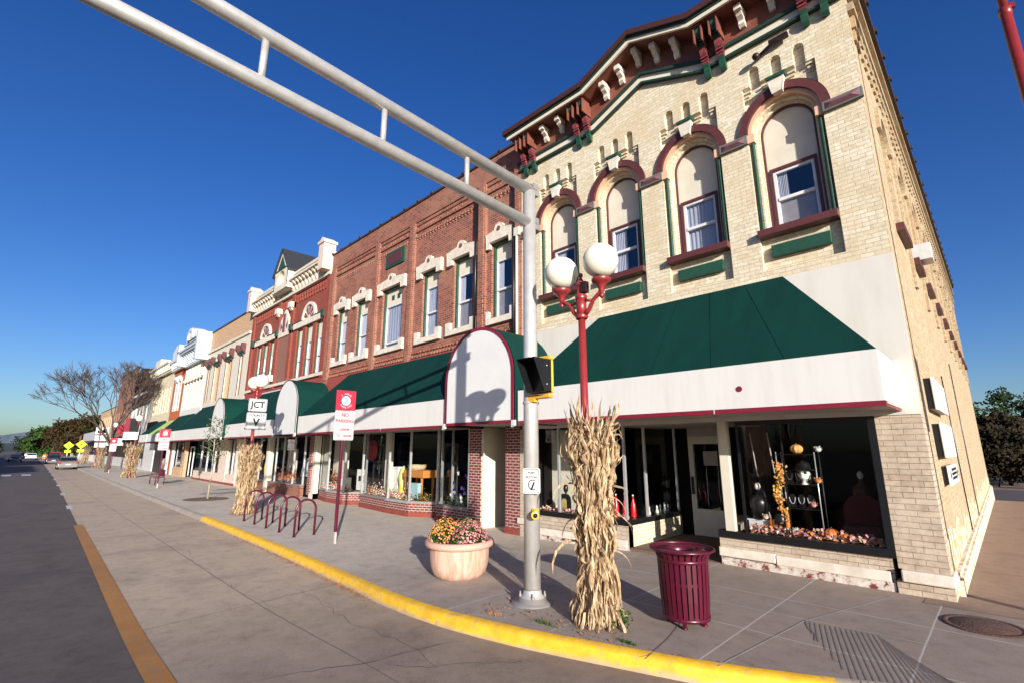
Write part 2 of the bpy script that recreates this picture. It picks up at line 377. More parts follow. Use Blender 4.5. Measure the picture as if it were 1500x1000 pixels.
LL = [(-260,-5.2),(-100,-6.4),(-60,-6.85),(-40,-7.2),(-20,-7.62),(-5,-7.93),(10,-8.2)]
def ly(x): return lerpk(x, LL)
m = MB(); m2 = MB()
xr = [p[0] for p in KL if p[0] < 3.2]
for a, c in zip(xr, xr[1:]):
    if c <= a: continue
    za, zc = zs(a)-.15, zs(c)-.15
    m.quad((a, ly(a), za+.004), (c, ly(c), zc+.004), (c, ky(c)+.12, zc+.004), (a, ky(a)+.12, za+.004))
    m2.quad((a, -22, za), (c, -22, zc), (c, ly(c)+.05, zc), (a, ly(a)+.05, za))
m2.quad((xr[-1], -22, -.15), (40, -22, -.15), (40, -1, -.15), (xr[-1], -1, -.15))
m2.quad((4.35, -1, -.152), (16, -1, -.152), (16, 26, -.56), (4.35, 26, -.56))
tag(m.build('parking_lane', LANE), 'brownish concrete parking lane beside the yellow kerb', kind='structure')
tag(m2.build('road', ASPH), 'dark grey main street surface', kind='structure')
m = MB()
for a, b in ((-19.6, -4.9), ):
    n = 30
    for i in range(n):
        p, q = a+(b-a)*i/n, a+(b-a)*(i+1)/n
        m.quad((p, ly(p)-.10, zs(p)-.142), (q, ly(q)-.10, zs(q)-.142), (q, ly(q)+.12, zs(q)-.142), (p, ly(p)+.12, zs(p)-.142))
tag(m.build('orange_lane_line', ORANGE), 'worn orange painted lane line on the street', kind='structure')
m = MB()
for p in (-25.2, -33, -41.5, -50, -58.5, -67, -76):
    q = p-1.6
    m.quad((p, ly(p)-.08, -.262), (q, ly(q)-.08, -.262), (q, ly(q)+.10, -.262), (p, ly(p)+.10, -.262))
for k in range(9):
    y = -8.2-k*1.25; m.quad((-60, y, -.262), (-60, y-.6, -.262), (-63, y-.6, -.262), (-63, y, -.262))
    if k > 2: m.quad((-80, y, -.262), (-80, y-.6, -.262), (-83, y-.6, -.262), (-83, y, -.262))
tag(m.build('lane_markings', WLINE), 'white painted dashes receding down the street', kind='structure')
m = MB(); m.box(-260, -22, -26, -22, -.5, -.1)
tag(m.build('opposite_sidewalk', SIDEWALK), 'pavement on the far side of the main street', kind='structure')
# side street behind the building and its far verge
m = MB(); m.quad((-60, 27, -.56), (60, 27, -.56), (60, 36, -.56), (-60, 36, -.56))
tag(m.build('cross_street', ASPH), 'asphalt street crossing behind the corner building', kind='structure')
m = MB(); m.quad((.2, 40, -.59), (3.2, 40, -.59), (3.2, 90, -.59), (.2, 90, -.59)); m.quad((-30, 36.6, -.595), (30, 36.6, -.595), (30, 38.2, -.595), (-30, 38.2, -.595))
tag(m.build('path', BROWNWALK), 'pale path leading away under the trees', kind='structure')
# ramp grooves at the corner
m = MB()
GRV = M('ramp_groove', (.20, .17, .15), .95)
for i in range(34):
    a = Vector((-1.16+.050*i, -2.30+.004*i-(.0 if i < 14 else .075*(i-13))))
    q = Vector((-.70+.053*i, -3.95+.018*i)); q = a+(q-a)*(min(1, .25+.13*i))
    w = .005; p = a
    m.quad((p.x-w, p.y, .004), (p.x+w, p.y, .004), (q.x+w, q.y, .004), (q.x-w, q.y, .004))
tag(m.build('ramp_grooves', GRV), 'grooved kerb ramp patch in the corner pavement', kind='structure')
# cracks and tooled joints near the corner
m = MB()
def strip(pts, w, z=.004):
    for p, q in zip(pts, pts[1:]):
        d = Vector((q[0]-p[0], q[1]-p[1])).normalized(); n = Vector((-d.y, d.x))*w
        m.quad((p[0]-n.x, p[1]-n.y, zs(p[0])+z), (q[0]-n.x, q[1]-n.y, zs(q[0])+z), (q[0]+n.x, q[1]+n.y, zs(q[0])+z), (p[0]+n.x, p[1]+n.y, zs(p[0])+z))
strip([(-1.22, -2.28), (-1.12, -2.55), (-1.02, -2.68), (-.97, -2.9)], .006)
strip([(-2.23, -3.42), (-2.1, -4.0), (-2.02, -4.6)], .007)
tag(m.build('pavement_cracks', GRV), 'dark cracks in the corner pavement slabs', kind='structure')
m = MB(); rc = random.Random(5)
def wander(x, y, dx, dy, n, st, w, z=-.1425):
    pts = [(x, y)]
    for _ in range(n): x += dx*st+rc.gauss(0, st*.22); y += dy*st+rc.gauss(0, st*.22); pts.append((x, y))
    for p, q in zip(pts, pts[1:]):
        d = Vector((q[0]-p[0], q[1]-p[1])).normalized(); n_ = Vector((-d.y, d.x))*w*rc.uniform(.2, .6)
        m.quad((p[0]-n_.x, p[1]-n_.y, zs(p[0])+z), (q[0]-n_.x, q[1]-n_.y, zs(q[0])+z), (q[0]+n_.x, q[1]+n_.y, zs(q[0])+z), (p[0]+n_.x, p[1]+n_.y, zs(p[0])+z))
wander(-4.0, -5.3, -.35, -.9, 16, .16, .008); wander(-3.1, -5.2, -.55, -.6, 12, .15, .006); wander(-9.5, -5.1, -.1, -1, 16, .17, .006); wander(-3.6, -5.9, -1, .05, 20, .2, .006); wander(-12.5, -7.8, .7, .3, 14, .2, .004); wander(-7, -6.2, -1, .02, 26, .3, .005); wander(-16, -5.0, 0, -1, 14, .2, .006)
for k in range(9): wander(-6-k*6.1, -8.0+.1*k, -.12, -1, 30, .35, .010, -.146)
wander(-12, -11.5, -1, 0, 60, .5, .012, -.146)
tag(m.build('road_cracks', M('crack_filler', (.10, .08, .07), .9)), 'thin dark cracks and sealed joints across the street', kind='structure')
m = MB(); JT = M('pale_joint', (.46, .42, .37), .85)
strip([(-1.22, -2.3), (-1.45, -4.25)], .008); strip([(-2.6, -2.3), (-.1, -2.18)], .008); strip([(-1.22, -2.3), (-.62, -.3)], .008)
tag(m.build('pavement_joints', JT), 'pale tooled joints in the corner pavement', kind='structure')

# ------------------------------------------------------------------ building helpers
def arc(cx, cz, r, a0, a1, n=16): return [(cx+r*math.cos(R(a0+(a1-a0)*i/n)), cz+r*math.sin(R(a0+(a1-a0)*i/n))) for i in range(n+1)]
def rect(x0, x1, z0, z1): return [(x0, z0), (x1, z0), (x1, z1), (x0, z1)]
def archhole(c, hw, z0, zsp, n=16): return [(c-hw, z0), (c+hw, z0)]+arc(c, zsp, hw, 0, 180, n)
def sash(root, x0, x1, z0, z1, y, pane=None, curtain=.5, blind=0, split=.5, fw=.045, T=None, ac=False):
    """a double-hung window: white frame part with pane, curtain and blind sub-parts"""
    m = MB(T); zm = z0+(z1-z0)*split
    m.box(x0, x0+fw, y, y+.06, z0, z1); m.box(x1-fw, x1, y, y+.06, z0, z1)
    m.box(x0+fw, x1-fw, y, y+.06, z0, z0+fw*1.2); m.box(x0+fw, x1-fw, y, y+.06, z1-fw, z1)
    m.box(x0+fw, x1-fw, y-.015, y+.05, zm-.03, zm+.03)
    f = m.build('window', WFRAME, root)
    m = MB(T); m.quad((x0+fw, y+.03, z0), (x1-fw, y+.03, z0), (x1-fw, y+.03, z1), (x0+fw, y+.03, z1)); m.build('pane', pane or UGLASS, f)
    if curtain:
        m = MB(T); n = 14; xa, xb = x0+fw*.6, x0+fw*.6+(x1-x0-fw)*curtain
        for i in range(n):
            p, q = xa+(xb-xa)*i/n, xa+(xb-xa)*(i+1)/n
            m.quad((p, y+.07+.02*(i % 2), z0), (q, y+.07+.02*((i+1) % 2), z0), (q, y+.07+.02*((i+1) % 2), z1-.02), (p, y+.07+.02*(i % 2), z1-.02))
        m.build('curtain', CURTAIN, f)
    if blind:
        m = MB(T); m.box(x0+.02, x1-.02, y+.062, y+.066, z0, z0+(zm-z0)*blind); m.build('blind', BLIND, f)
    return f
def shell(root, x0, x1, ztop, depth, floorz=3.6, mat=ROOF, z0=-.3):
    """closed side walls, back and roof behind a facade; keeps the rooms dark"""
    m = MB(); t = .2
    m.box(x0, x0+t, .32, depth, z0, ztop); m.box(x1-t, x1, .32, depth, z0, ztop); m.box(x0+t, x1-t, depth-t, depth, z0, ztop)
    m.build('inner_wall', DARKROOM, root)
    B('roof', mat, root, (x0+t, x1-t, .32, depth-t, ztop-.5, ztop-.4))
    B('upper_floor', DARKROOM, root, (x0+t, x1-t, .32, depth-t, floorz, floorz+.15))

# ================================================================== corner building (x -8.05..0)
cb = thing('corner_building', 'cream brick corner building with four arched windows, bracketed gabled cornice and green awning', 'building', (-4, 0, 0))
WC = [-1.22, -3.04, -4.87, -6.70]
def cor(x, z, base=0):   # cornice path height: flat, rising to the gable over the middle
    d = abs(x+4.0); return z+max(0, .57*(1-d/1.4))
CP = [-8.05, -5.4, -4.0, -2.6, .02]
front = [(-8.05, 5.0), (0, 5.0), (0, 10.3)]+[(x, cor(x, 10.3)) for x in (-2.6, -4.0, -5.4)]+[(-8.05, 10.3)]
holes = []
for c in WC:
    h = [(c-.64, 5.2), (c+.64, 5.2), (c+.64, 9.02), (c+.5, 9.02), (c+.5, 9.12)]
    for k in (.4, 0, -.4):
        if k < .4: h += [(c+k+.1, 9.08)]
        else: h += [(c+k+.1, 9.12)]
        h += [(c+k+p[0], p[1]) for p in arc(0, 9.38, .1, 0, 180, 6)]
        h += [(c+k-.1, 9.08)]
    h += [(c-.64, 9.08)]
    holes.append(h)
m = MB(); m.sheet(front, holes, 0, .10)
for c in WC:
    m.sheet([(c-.66, 5.15), (c+.66, 5.15), (c+.66, 9.55), (c-.66, 9.55)], [archhole(c, .52, 5.9, 8.02)], .10, .10)
    m.sheet([(c-.58, 5.85), (c+.58, 5.85), (c+.58, 8.65), (c-.58, 8.65)], [archhole(c, .475, 5.96, 8.0)], .20, .08)
    for j in range(3):     # stepped corbel courses beside the niches
        for k in (-.2, .2, .55):
            w = .10 if k < .5 else .07
            m.box(c+k-w+.02*j, c+k+w-.02*j, .03+.02*j, .1, 8.97-.07*j, 9.01-.07*j)
        m.box(c-.64, c-.5-.04*j, .03+.02*j, .1, 8.97-.07*j, 9.01-.07*j)
m.build('wall', CREAM_BR, cb)
shell(cb, -8.05, -.25, 10.2, 25.3, 3.6)
for c in WC:
    # recessed cream panel above the sash
    m = MB(); m.sheet(archhole(c, .48, 5.96, 8.0), [rect(c-.36, c+.36, 6.06, 7.22)], .28, .06); m.build('blind_arch_panel', CREAM, cb)
    m = MB(); m.sheet(archhole(c, .475, 5.97, 8.0), [archhole(c, .435, 6.01, 8.0)], .235, .04)
    m.box(c-.40, c-.35, .24, .3, 6.0, 7.27); m.box(c+.35, c+.40, .24, .3, 6.0, 7.27); m.box(c-.35, c+.35, .24, .3, 7.21, 7.27)
    m.build('window_casing', MAROON, cb)
    sash(cb, c-.35, c+.35, 6.02, 7.21, .27, curtain=(.30 if c > -2 else .95 if c > -4 else .5), blind=(1 if c > -2 else 0), fw=.05)
    m = MB(); m.prism(arc(c, 8.02, .78, 0, 180, 24)+arc(c, 8.02, .63, 180, 0, 24), -.06, .11); m.build('arch_band', MAROON, cb, bevel=.008)
    m = MB(); m.prism(arc(c, 8.02, .628, 0, 180, 24)+arc(c, 8.02, .565, 180, 0, 24), .0, .105)
    m.box(c-.64, c-.52, -.03, .105, 7.84, 8.018); m.box(c+.52, c+.64, -.03, .105, 7.84, 8.018); m.build('arch_moulding', PEACH, cb)
    m = MB(); m.prism([(c-.085, 8.60), (c+.085, 8.60), (c+.14, 8.90), (c-.14, 8.90)], -.13, -.0); k = m.build('keystone', STONE, cb, bevel=.01)
    m = MB(); m.prism([(c-.16, 8.90), (c+.16, 8.90), (c+.18, 8.96), (c-.18, 8.96)], -.17, -.0); m.build('cap', GREEN, k)
    for s in (-1, 1):
        m = MB(); x = c+s*.575
        n = 60; pts = [(x, .05, 5.97+(7.84-5.97)*i/n) for i in range(n+1)]
        m.tube(pts, .03, 8)
        for q in range(2):     # rope twist
            m.tube([(x+.028*math.cos(i*.9+q*math.pi), .05+.028*math.sin(i*.9+q*math.pi), 5.97+1.87*i/160) for i in range(161)], .013, 5)
        m.build('twisted_colonnette', GREEN, cb)
    B('sill', MAROON, cb, (c-.64, c+.64, -.13, .27, 5.82, 5.955), bevel=.012)
    B('green_panel', GREEN, cb, (c-.47, c+.47, -.0, .10, 5.42, 5.65), bevel=.01)
for x0, x1 in [(-.58, .02)]+[(WC[i+1]+.64, WC[i]-.64) for i in range(3)]+[(-8.05, -7.34)]:
    m = MB(); m.box(x0, x1, -.07, 0, 7.83, 8.02); o = m.build('impost_stone', GREYST, cb, bevel=.006)
    m = MB(); m.add([(x0+.04, -.072, 7.855), (x1-.04, -.072, 7.855), (x1-.04, -.072, 7.985), (x0+.04, -.072, 7.985), (x0+.16, -.12, 7.92), (x1-.16, -.12, 7.92)], [(0,1,5,4), (1,2,5), (2,3,4,5), (3,0,4)]); m.build('diamond_facet', PURPLE, o)
def band(name, mat, z0, z1, y0, y1, parent=cb, path=None, hf=cor):
    P_ = path or CP
    m = MB(); m.prism([(x, hf(x, z0)) for x in P_]+[(x, hf(x, z1)) for x in reversed(P_)], y0, y1); return m.build(name, mat, parent)
EXT = [-8.1, -5.4, -4.0, -2.6, .06]
band('cornice_lower_moulding', DGREEN, 9.93, 9.98, -.10, .0, path=EXT)
band('cornice_frieze', CREAM, 9.98, 10.15, -.07, .0)
band('cornice_middle_moulding', DGREEN, 10.15, 10.22, -.13, .0, path=EXT)
band('cornice_board', BROWN, 10.22, 10.78, -.09, .0)
band('cornice_soffit', BROWN, 10.78, 10.82, -.52, .25)
band('cornice_fascia', CREAM, 10.76, 10.86, -.57, -.52, path=EXT)
band('cornice_green_bead', DGREEN, 10.86, 10.91, -.60, -.50, path=EXT)
band('cornice_crown', M('dark_crown_paint', (.055, .018, .014), .5), 10.912, 11.05, -.66, -.45, path=[-8.2, -5.4, -4.0, -2.6, .14])
band('cornice_roof', ROOF, 10.83, 10.90, -.49, .6)
for x in (-7.78, -7.46, -5.88, -5.56, -2.46, -2.14, -.62, -.30):
    zb = cor(x, 0)*.0
    m = MB()
    m.mi = 0; m.prism([(0, 10.34), (-.24, 10.34), (-.27, 10.42), (-.25, 10.5), (-.33, 10.55), (-.42, 10.62), (-.44, 10.74), (0, 10.74)], x-.065, x+.065, 'x')
    for j in range(5): m.box(x-.05+.02*(j % 2), x+.05-.02*(j % 2), -.30-.028*j, -.2, 10.40+.06*j, 10.43+.06*j)
    m.mi = 1; m.prism([(0, 10.0), (-.15, 10.0), (-.19, 10.06), (-.17, 10.12), (-.24, 10.18), (-.28, 10.26), (-.26, 10.34), (0, 10.34)], x-.062, x+.062, 'x')
    for j in range(4): m.box(x-.075, x+.075, -.20-.02*j, -.1, 10.05+.07*j, 10.075+.07*j)
    m.box(x-.085, x+.085, -.50, 0, 10.74, 10.78)
    m.mi = 0; m.prism([(0, 9.72), (-.05, 9.70), (-.10, 9.76), (-.13, 9.86), (-.12, 9.93), (-.16, 10.0), (0, 10.0)], x-.058, x+.058, 'x')
    m.mi = 2
    m.box(x-.09, x-.07, -.46, -.05, 10.36, 10.745); m.box(x+.07, x+.09, -.46, -.05, 10.36, 10.745)
    m.build('scroll_bracket', [GREEN, RUBY, BROWN], cb)
for x in (-6.93, -6.38, -4.93, -4.47, -4.0, -3.53, -3.05, -1.66, -1.10):
    z = cor(x, 0)
    m = MB(); m.box(x-.07, x+.07, -.40, -.09, z+10.62, z+10.74)
    m.prism([(-.09, z+10.36), (-.15, z+10.36), (-.20, z+10.42), (-.19, z+10.50), (-.28, z+10.56), (-.32, z+10.62), (-.09, z+10.62)], x-.055, x+.055, 'x')
    m.build('modillion', STONE, cb, bevel=.008)
m = MB(); m.tube([(-1.55, -.05, 9.55), (-1.2, -.12, 9.66), (-1.0, -.10, 9.72)], .035, 8); m.ball((-1.5, -.13, 9.56), .07); m.box(-1.25, -.92, -.16, -.06, 9.66, 9.74)
m.build('floodlight', DARKMET, cb)
# board above the shop and side return
B('signboard', BOARD, cb, (-8.02, .012, -.05, -.002, 2.5, 5.0))
m = MB(); m.box(-8.05, -.002, .002, .3, 2.75, 4.995); m.build('lintel', DARKROOM, cb)

# side wall along x = 0
TS = lambda u, d, z: (-d, u, z)
m = MB(TS)
sh = []; SC = [2.1+2.35*k for k in range(10)]
for c in SC: sh.append(archhole(c, .5, 6.05, 7.95, 10))
m.sheet([(0, -.6), (25.3, -.6), (25.3, 10.5), (0, 10.5)], sh, 0, .2)
for k in range(10): # shallow pilaster strips and corbels
    u = 3.27+2.35*k; m.box(u-.12, u+.12, -.05, 0, 5.2, 9.6)
for i in range(84):
    u = .15+.3*i
    m.box(u, u+.14, -.07, 0, 9.35, 9.6); m.box(u+.05, u+.2, -.04, 0, 9.12, 9.35)
m.box(0, 25.3, -.10, 0, 9.6, 9.75); m.box(0, 25.3, -.15, 0, 10.05, 10.15)
for c in SC:
    m.prism([(p[0], p[1]) for p in arc(c, 7.95, .74, 0, 180, 12)]+[(p[0], p[1]) for p in arc(c, 7.95, .5, 180, 0, 12)], -.06, 0)
m.build('side_wall', TAN_BR, cb)
m = MB(TS)
m.box(-.0, 25.3, -.2, .3, 10.5, 10.62)
for i in range(27): m.box(.3+.95*i, .42+.95*i, -.24, -.1, 10.60, 10.70)
m.build('side_coping', COPING, cb)
for c in SC:
    m = MB(TS); m.sheet(archhole(c, .5, 6.05, 7.95, 10), [rect(c-.36, c+.36, 6.1, 7.5)], .18, .05); m.build('side_window_panel', CREAM, cb)
    sash(cb, c-.36, c+.36, 6.08, 7.5, .16, curtain=0, T=TS)
    B('side_sill', MAROON, cb, (c-.6, c+.6, -.12, .1, 5.88, 6.03), T=TS)
B('window_air_conditioner', WHITE, cb, (4.25, 4.75, -.32, .1, 6.08, 6.45), T=TS, bevel=.01)
B('base_course', M('flaking_white_paint', (.70, .64, .52), .9, c2=(.50, .40, .24), ns=7, lo=.42, hi=.55, bump=.4), cb, (.35, 25.3, -.09, 0, -.6, .20), (.34, 25.3, -.055, 0, .2, .26), T=TS)
PEEL = NT('peeling_paint_wall'); PEEL.col(PEEL.mix(PEEL.ramp(PEEL.noise(5, 7, rough=.75), [(.46, (0,)*3), (.50, (1,)*3)]), (.68, .60, .48), (.42, .28, .14))); PEEL.bump(PEEL.noise(30, 4), .5, .01); fset(PEEL.b, 'Roughness', .9)
m = MB(TS); n = 50
top = [(.42+24.8*i/n, .72+.12*math.sin(i*1.7)+.1*math.sin(i*.6)) for i in range(n+1)]
m.prism([(.42, .26), (25.2, .26)]+top[::-1], -.006, 0); m.build('peeling_paint', PEEL.m, cb)
for pts in ([(5.2, -.03, 3.6), (5.6, -.03, .3)], [(9.4, -.03, 4.4), (9.4, -.03, .2)]):  # thin dark lines running down the side wall
    m = MB(TS); m.tube(pts, .012, 5); m.build('wall_line', BLACK, cb)
for nm, lb, a in (('blank_wall_sign', 'upper blank white sign box on the tan side wall', (1.15, 3.3, 2.62, 3.16)), ('blank_wall_sign', 'lower blank white sign box on the tan side wall', (1.2, 3.3, 1.86, 2.42))):
    t = thing(nm, lb, 'sign', (0, a[0], a[2]), 'blank sign boxes on the side wall')
    B('sign_face', VWHITE, t, (a[0], a[1], -.13, -.09, a[2], a[3]), T=TS, bevel=.01); B('sign_back', BLACK, t, (a[0]+.02, a[1]-.02, -.09, -.0, a[2]+.02, a[3]-.02), T=TS)
t = thing('wall_sign', 'small white sign with black lettering low on the tan side wall', 'sign', (0, 1.4, 1.4))
B('sign_face', VWHITE, t, (1.45, 3.3, -.10, -.07, 1.42, 1.74), T=TS); B('sign_back', BLACK, t, (1.47, 3.28, -.07, 0, 1.44, 1.72), T=TS)
for r_ in range(3):
    m = MB(TS); u = 1.85; pts = []
    while u < 2.85:
        w = random.uniform(.07, .16); pts.append((u, u+w)); u += w+.012
    m.prism([(pts[0][0], 1.50+.07*r_)]+[(pts[-1][1], 1.50+.07*r_)]+[(q, 1.545+.07*r_-(.012 if k % 2 else 0)) for k, q in enumerate(reversed([v for p in pts for v in p]))], -.104, -.100); m.build('lettering', SIGNINK, t)
for u in (1.6, 3.12):
    m = MB(TS); m.prism([(u+.07*math.cos(k*math.pi/4), 1.58+.06*math.sin(k*math.pi/4)) for k in range(8)], -.104, -.1); m.build('symbol', SIGNINK, t)

# shopfront of the corner building
B('corner_pier', LOW_BR, cb, (-.56, 0.003, -.03, .35, .33, 2.5), (-.6, .02, -.06, .35, -.1, .17))
B('pier_ledge', STONE, cb, (-.53, .05, -.12, .35, .17, .33), bevel=.02)
B('bulkhead', LOW_BR, cb, (-3.12, -.62, -.0, .2, .30, .46), (-3.12, -.62, .0, .2, -.12, .30))
B('bulkhead_stone', STONE, cb, (-3.13, -2.2, -.05, 0, .14, .29), (-2.19, -.66, -.05, 0, .12, .27), bevel=.012)
CHIP = NT('chipped_red_base'); CHIP.col(CHIP.ramp(CHIP.noise(9, 6, rough=.7), [(.36, (.16, .035, .03)), (.42, (.20, .06, .05)), (.45, (.44, .36, .30)), (.6, (.62, .56, .50))])); CHIP.bump(CHIP.noise(30, 4), .5, .01)
B('painted_base', CHIP.m, cb, (-3.1, -.62, -.035, 0, -.1, .12))
B('shop_window', BLACK, cb, (-3.12, -.56, -.05, .12, .46, .575), (-.66, -.56, -.04, .1, .575, 2.5), (-2.66, -2.62, -.0, .04, .575, 2.5), (-1.93, -1.91, .02, .05, .575, 2.5), (-2.66, -.66, -.01, .05, 2.42, 2.5))
m = MB(); m.quad((-2.62, .02, .575), (-.66, .02, .575), (-.66, .02, 2.44), (-2.62, .02, 2.44)); m.build('shop_pane', GLASS, cb)
B('entrance_column', WFRAME if False else CREAM, cb, (-2.98, -2.82, -.02, .12, .575, 2.5))
m = MB(); m.quad((-2.62, .02, .575), (-3.5, 2.35, .575), (-3.5, 2.35, 2.44), (-2.62, .02, 2.44)); m.build('side_pane', GLASS, cb)
m = MB(); m.prism([(-3.12, .2), (-3.62, 2.35), (-3.4, 2.35), (-2.9, .2)], -.1, .575, 'z'); m.build('entry_side_bulkhead', LOW_BR, cb)
# left display
B('display_bulkhead', LOW_BR, cb, (-7.85, -5.0, -.02, .15, -.12, .44)); m = MB(); m.box(-5.2, -5.0, -.018, 2.38, -.12, .438); m.build('display_bulkhead', CREAM_BR, cb)
B('display_stone', STONE, cb, (-7.85, -5.05, -.06, -.02, .0, .15)); B('display_base', CHIP.m, cb, (-7.85, -4.99, -.04, -.0, -.13, .0))
m = MB(); m.box(-7.85, -4.97, -.05, .15, .44, .55); m.box(-5.2, -4.965, .15, 2.38, .44, .55); m.build('display_sill', BLACK, cb)
for x in (-7.85, -6.88, -5.06): B('display_mullion', ALU, cb, (x-.02, x+.03, -.0, .06, .55, 2.5))
for y in (.85, 2.33): B('display_mullion', ALU, cb, (-5.06, -5.01, y-.03, y+.03, .55, 2.5))
m = MB(); m.quad((-7.85, .03, .55), (-5.05, .03, .55), (-5.05, .03, 2.5), (-7.85, .03, 2.5)); m.quad((-5.03, .06, .55), (-5.03, 2.33, .55), (-5.03, 2.33, 2.5), (-5.03, .06, 2.5)); m.build('display_pane', GLASS, cb)
B('tan_pier', LOW_BR, cb, (-8.13, -7.87, -.03, .3, .32, 2.5), (-8.13, -7.87, -.03, .3, -.15, .17)); B('pier_ledge', STONE, cb, (-8.19, -7.84, -.09, .2, .17, .32), bevel=.015)
# entry
B('entry_floor', CUTSTONE, cb, (-5.0, -3.1, .15, 2.5, -.1, .012)); m = MB(); m.prism([(-5.0, -.02), (-3.12, -.02), (-3.12, .15), (-5.0, .15)], -.1, .008, 'z'); m.build('entry_step', CUTSTONE, cb)
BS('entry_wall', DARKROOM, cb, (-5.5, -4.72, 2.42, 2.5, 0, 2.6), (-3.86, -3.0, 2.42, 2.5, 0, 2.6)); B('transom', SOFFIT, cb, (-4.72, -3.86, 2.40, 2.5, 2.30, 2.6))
d = B('door', CREAM, cb, (-4.72, -4.60, 2.40, 2.46, .02, 2.3), (-3.98, -3.86, 2.40, 2.46, .02, 2.3), (-4.60, -3.98, 2.40, 2.46, .02, .62), (-4.60, -3.98, 2.40, 2.46, 2.12, 2.3))
B('door_pane', GLASS, d, (-4.60, -3.98, 2.42, 2.43, .62, 2.12)); B('door_handle', BLACK, d, (-4.68, -4.63, 2.34, 2.40, .95, 1.35)); B('door_notice', BLIND, d, (-4.36, -4.02, 2.405, 2.412, 1.62, 1.95))
B('soffit', SOFFIT, cb, (-8.0, -.2, -1.33, .1, 2.58, 2.62), (-5.5, -3.0, .1, 2.5, 2.5, 2.62))
# room inside
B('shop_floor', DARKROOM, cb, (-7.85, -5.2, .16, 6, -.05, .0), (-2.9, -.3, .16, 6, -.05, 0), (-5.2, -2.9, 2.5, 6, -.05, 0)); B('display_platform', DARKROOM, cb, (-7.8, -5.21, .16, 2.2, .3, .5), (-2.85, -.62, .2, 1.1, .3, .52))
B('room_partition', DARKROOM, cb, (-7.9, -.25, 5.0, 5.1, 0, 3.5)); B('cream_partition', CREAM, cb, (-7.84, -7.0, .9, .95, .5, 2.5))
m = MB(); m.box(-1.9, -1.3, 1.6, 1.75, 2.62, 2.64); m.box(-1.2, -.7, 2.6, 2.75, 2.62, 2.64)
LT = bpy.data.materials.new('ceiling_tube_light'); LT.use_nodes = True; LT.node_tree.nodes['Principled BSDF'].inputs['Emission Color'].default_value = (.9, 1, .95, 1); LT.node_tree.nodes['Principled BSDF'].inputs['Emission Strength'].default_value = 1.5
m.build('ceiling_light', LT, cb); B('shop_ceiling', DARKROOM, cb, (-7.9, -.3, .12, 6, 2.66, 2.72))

# corner awning (hipped), valance, soffit trim
def awning(root, x0, x1, t0, t1, yf=-1.36, zt=5.0, zf=3.3, zb=2.58, l_end=True, r_end=True, seams=7, mat=CANVAS, trim=True, r_return=False):
    m = MB()
    m.quad((x0, yf, zf), (x1, yf, zf), (t1, -.06, zt), (t0, -.06, zt))
    if x0 != t0: m.quad((x0, yf, zf), (t0, -.06, zt), (x0, -.06, zf))
    if x1 != t1: m.quad((x1, yf, zf), (x1, -.06, zf), (t1, -.06, zt))
    for i in range(1, seams):
        f = i/seams; a = Vector((x0+(x1-x0)*f, yf, zf+.006)); b = Vector((t0+(t1-t0)*f, -.06, zt+.006)); m.tube([a, b], .003, 4)
    a = m.build('awning', mat, root)
    m = MB(); m.box(x0, x1, yf-.02, yf, zb+.04, zf); m.box(x0, x0+.02, yf, -.06, zb+.04, zf); m.box(x1-.02, x1, yf, -.06, zb+.04, zf); m.build('valance', VINYL, a)
    m = MB(); m.box(x0-.01, x1+.01, yf-.035, yf+.03, zb-.03, zb+.038); m.box(x0-.01, x0+.03, yf+.03, -.05, zb-.03, zb+.038); m.box(x1-.03, x1+.01, yf+.03, -.05, zb-.03, zb+.038); tr_ = m.build('trim', REDTRIM, a)
    for k in range(1, 3): B('trim_joint', WHITE, tr_, (x0+(x1-x0)*k/3-.008, x0+(x1-x0)*k/3+.008, yf-.038, yf-.033, zb-.03, zb+.04))
    return a
a = awning(cb, -6.88, -.22, -5.5, -1.55, seams=6)
m = MB(); m.prism([(-2.02+.045*math.cos(k*math.pi/8), 2.92+.045*math.sin(k*math.pi/8)) for k in range(16)], -1.39, -1.375); m.build('red_dot', REDTRIM, a)
def barrel(root, c, hw, zsp, zb=2.58, yf=-1.45, border=True, name='arch_canopy', ry=-.06):
    o = archhole(c, hw, zb, zsp, 24)
    m = MB(); n = len(o)
    m.add([(p[0], yf+.03, p[1]) for p in o[2:]]+[(p[0], ry, p[1]) for p in o[2:]], [(i, i+1, i+n-1, i+n-2) for i in range(n-3)])
    m.quad((c-hw, yf+.03, zb), (c-hw, ry, zb), (c-hw, ry, zsp), (c-hw, yf+.03, zsp)); m.quad((c+hw, yf+.03, zb), (c+hw, ry, zb), (c+hw, ry, zsp), (c+hw, yf+.03, zsp))
    a = m.build(name, CANVAS, root)
    m = MB(); m.prism(archhole(c, hw-.03, zb+.03, zsp, 24), yf, yf+.03); m.build('sign_panel', VWHITE, a)
    m = MB()
    t = .07 if border else .03
    oo = archhole(c, hw, zb, zsp, 24); ii = archhole(c, hw-t, zb+t, zsp, 24)
    m.sheet(oo, [ii], yf-.02); m.sheet(oo, [ii], yf); m.add([(p[0], yf-.02, p[1]) for p in oo]+[(p[0], yf+.0, p[1]) for p in oo], [(i, (i+1) % n, (i+1) % n+n, i+n) for i in range(n)])
    m.build('sign_border', REDTRIM if border else M('dark_edging', (.05, .02, .025), .4), a)
    m = MB()
    for k in (-1, 1): m.prism([(c+k*hw-.04, zb-.1), (c+k*hw+.05, zb-.06), (c+k*hw+.05, zb+.06), (c+k*hw-.04, zb+.06)], yf-.05, yf+.02)
    m.build('bracket', WHITE, a)
    return a

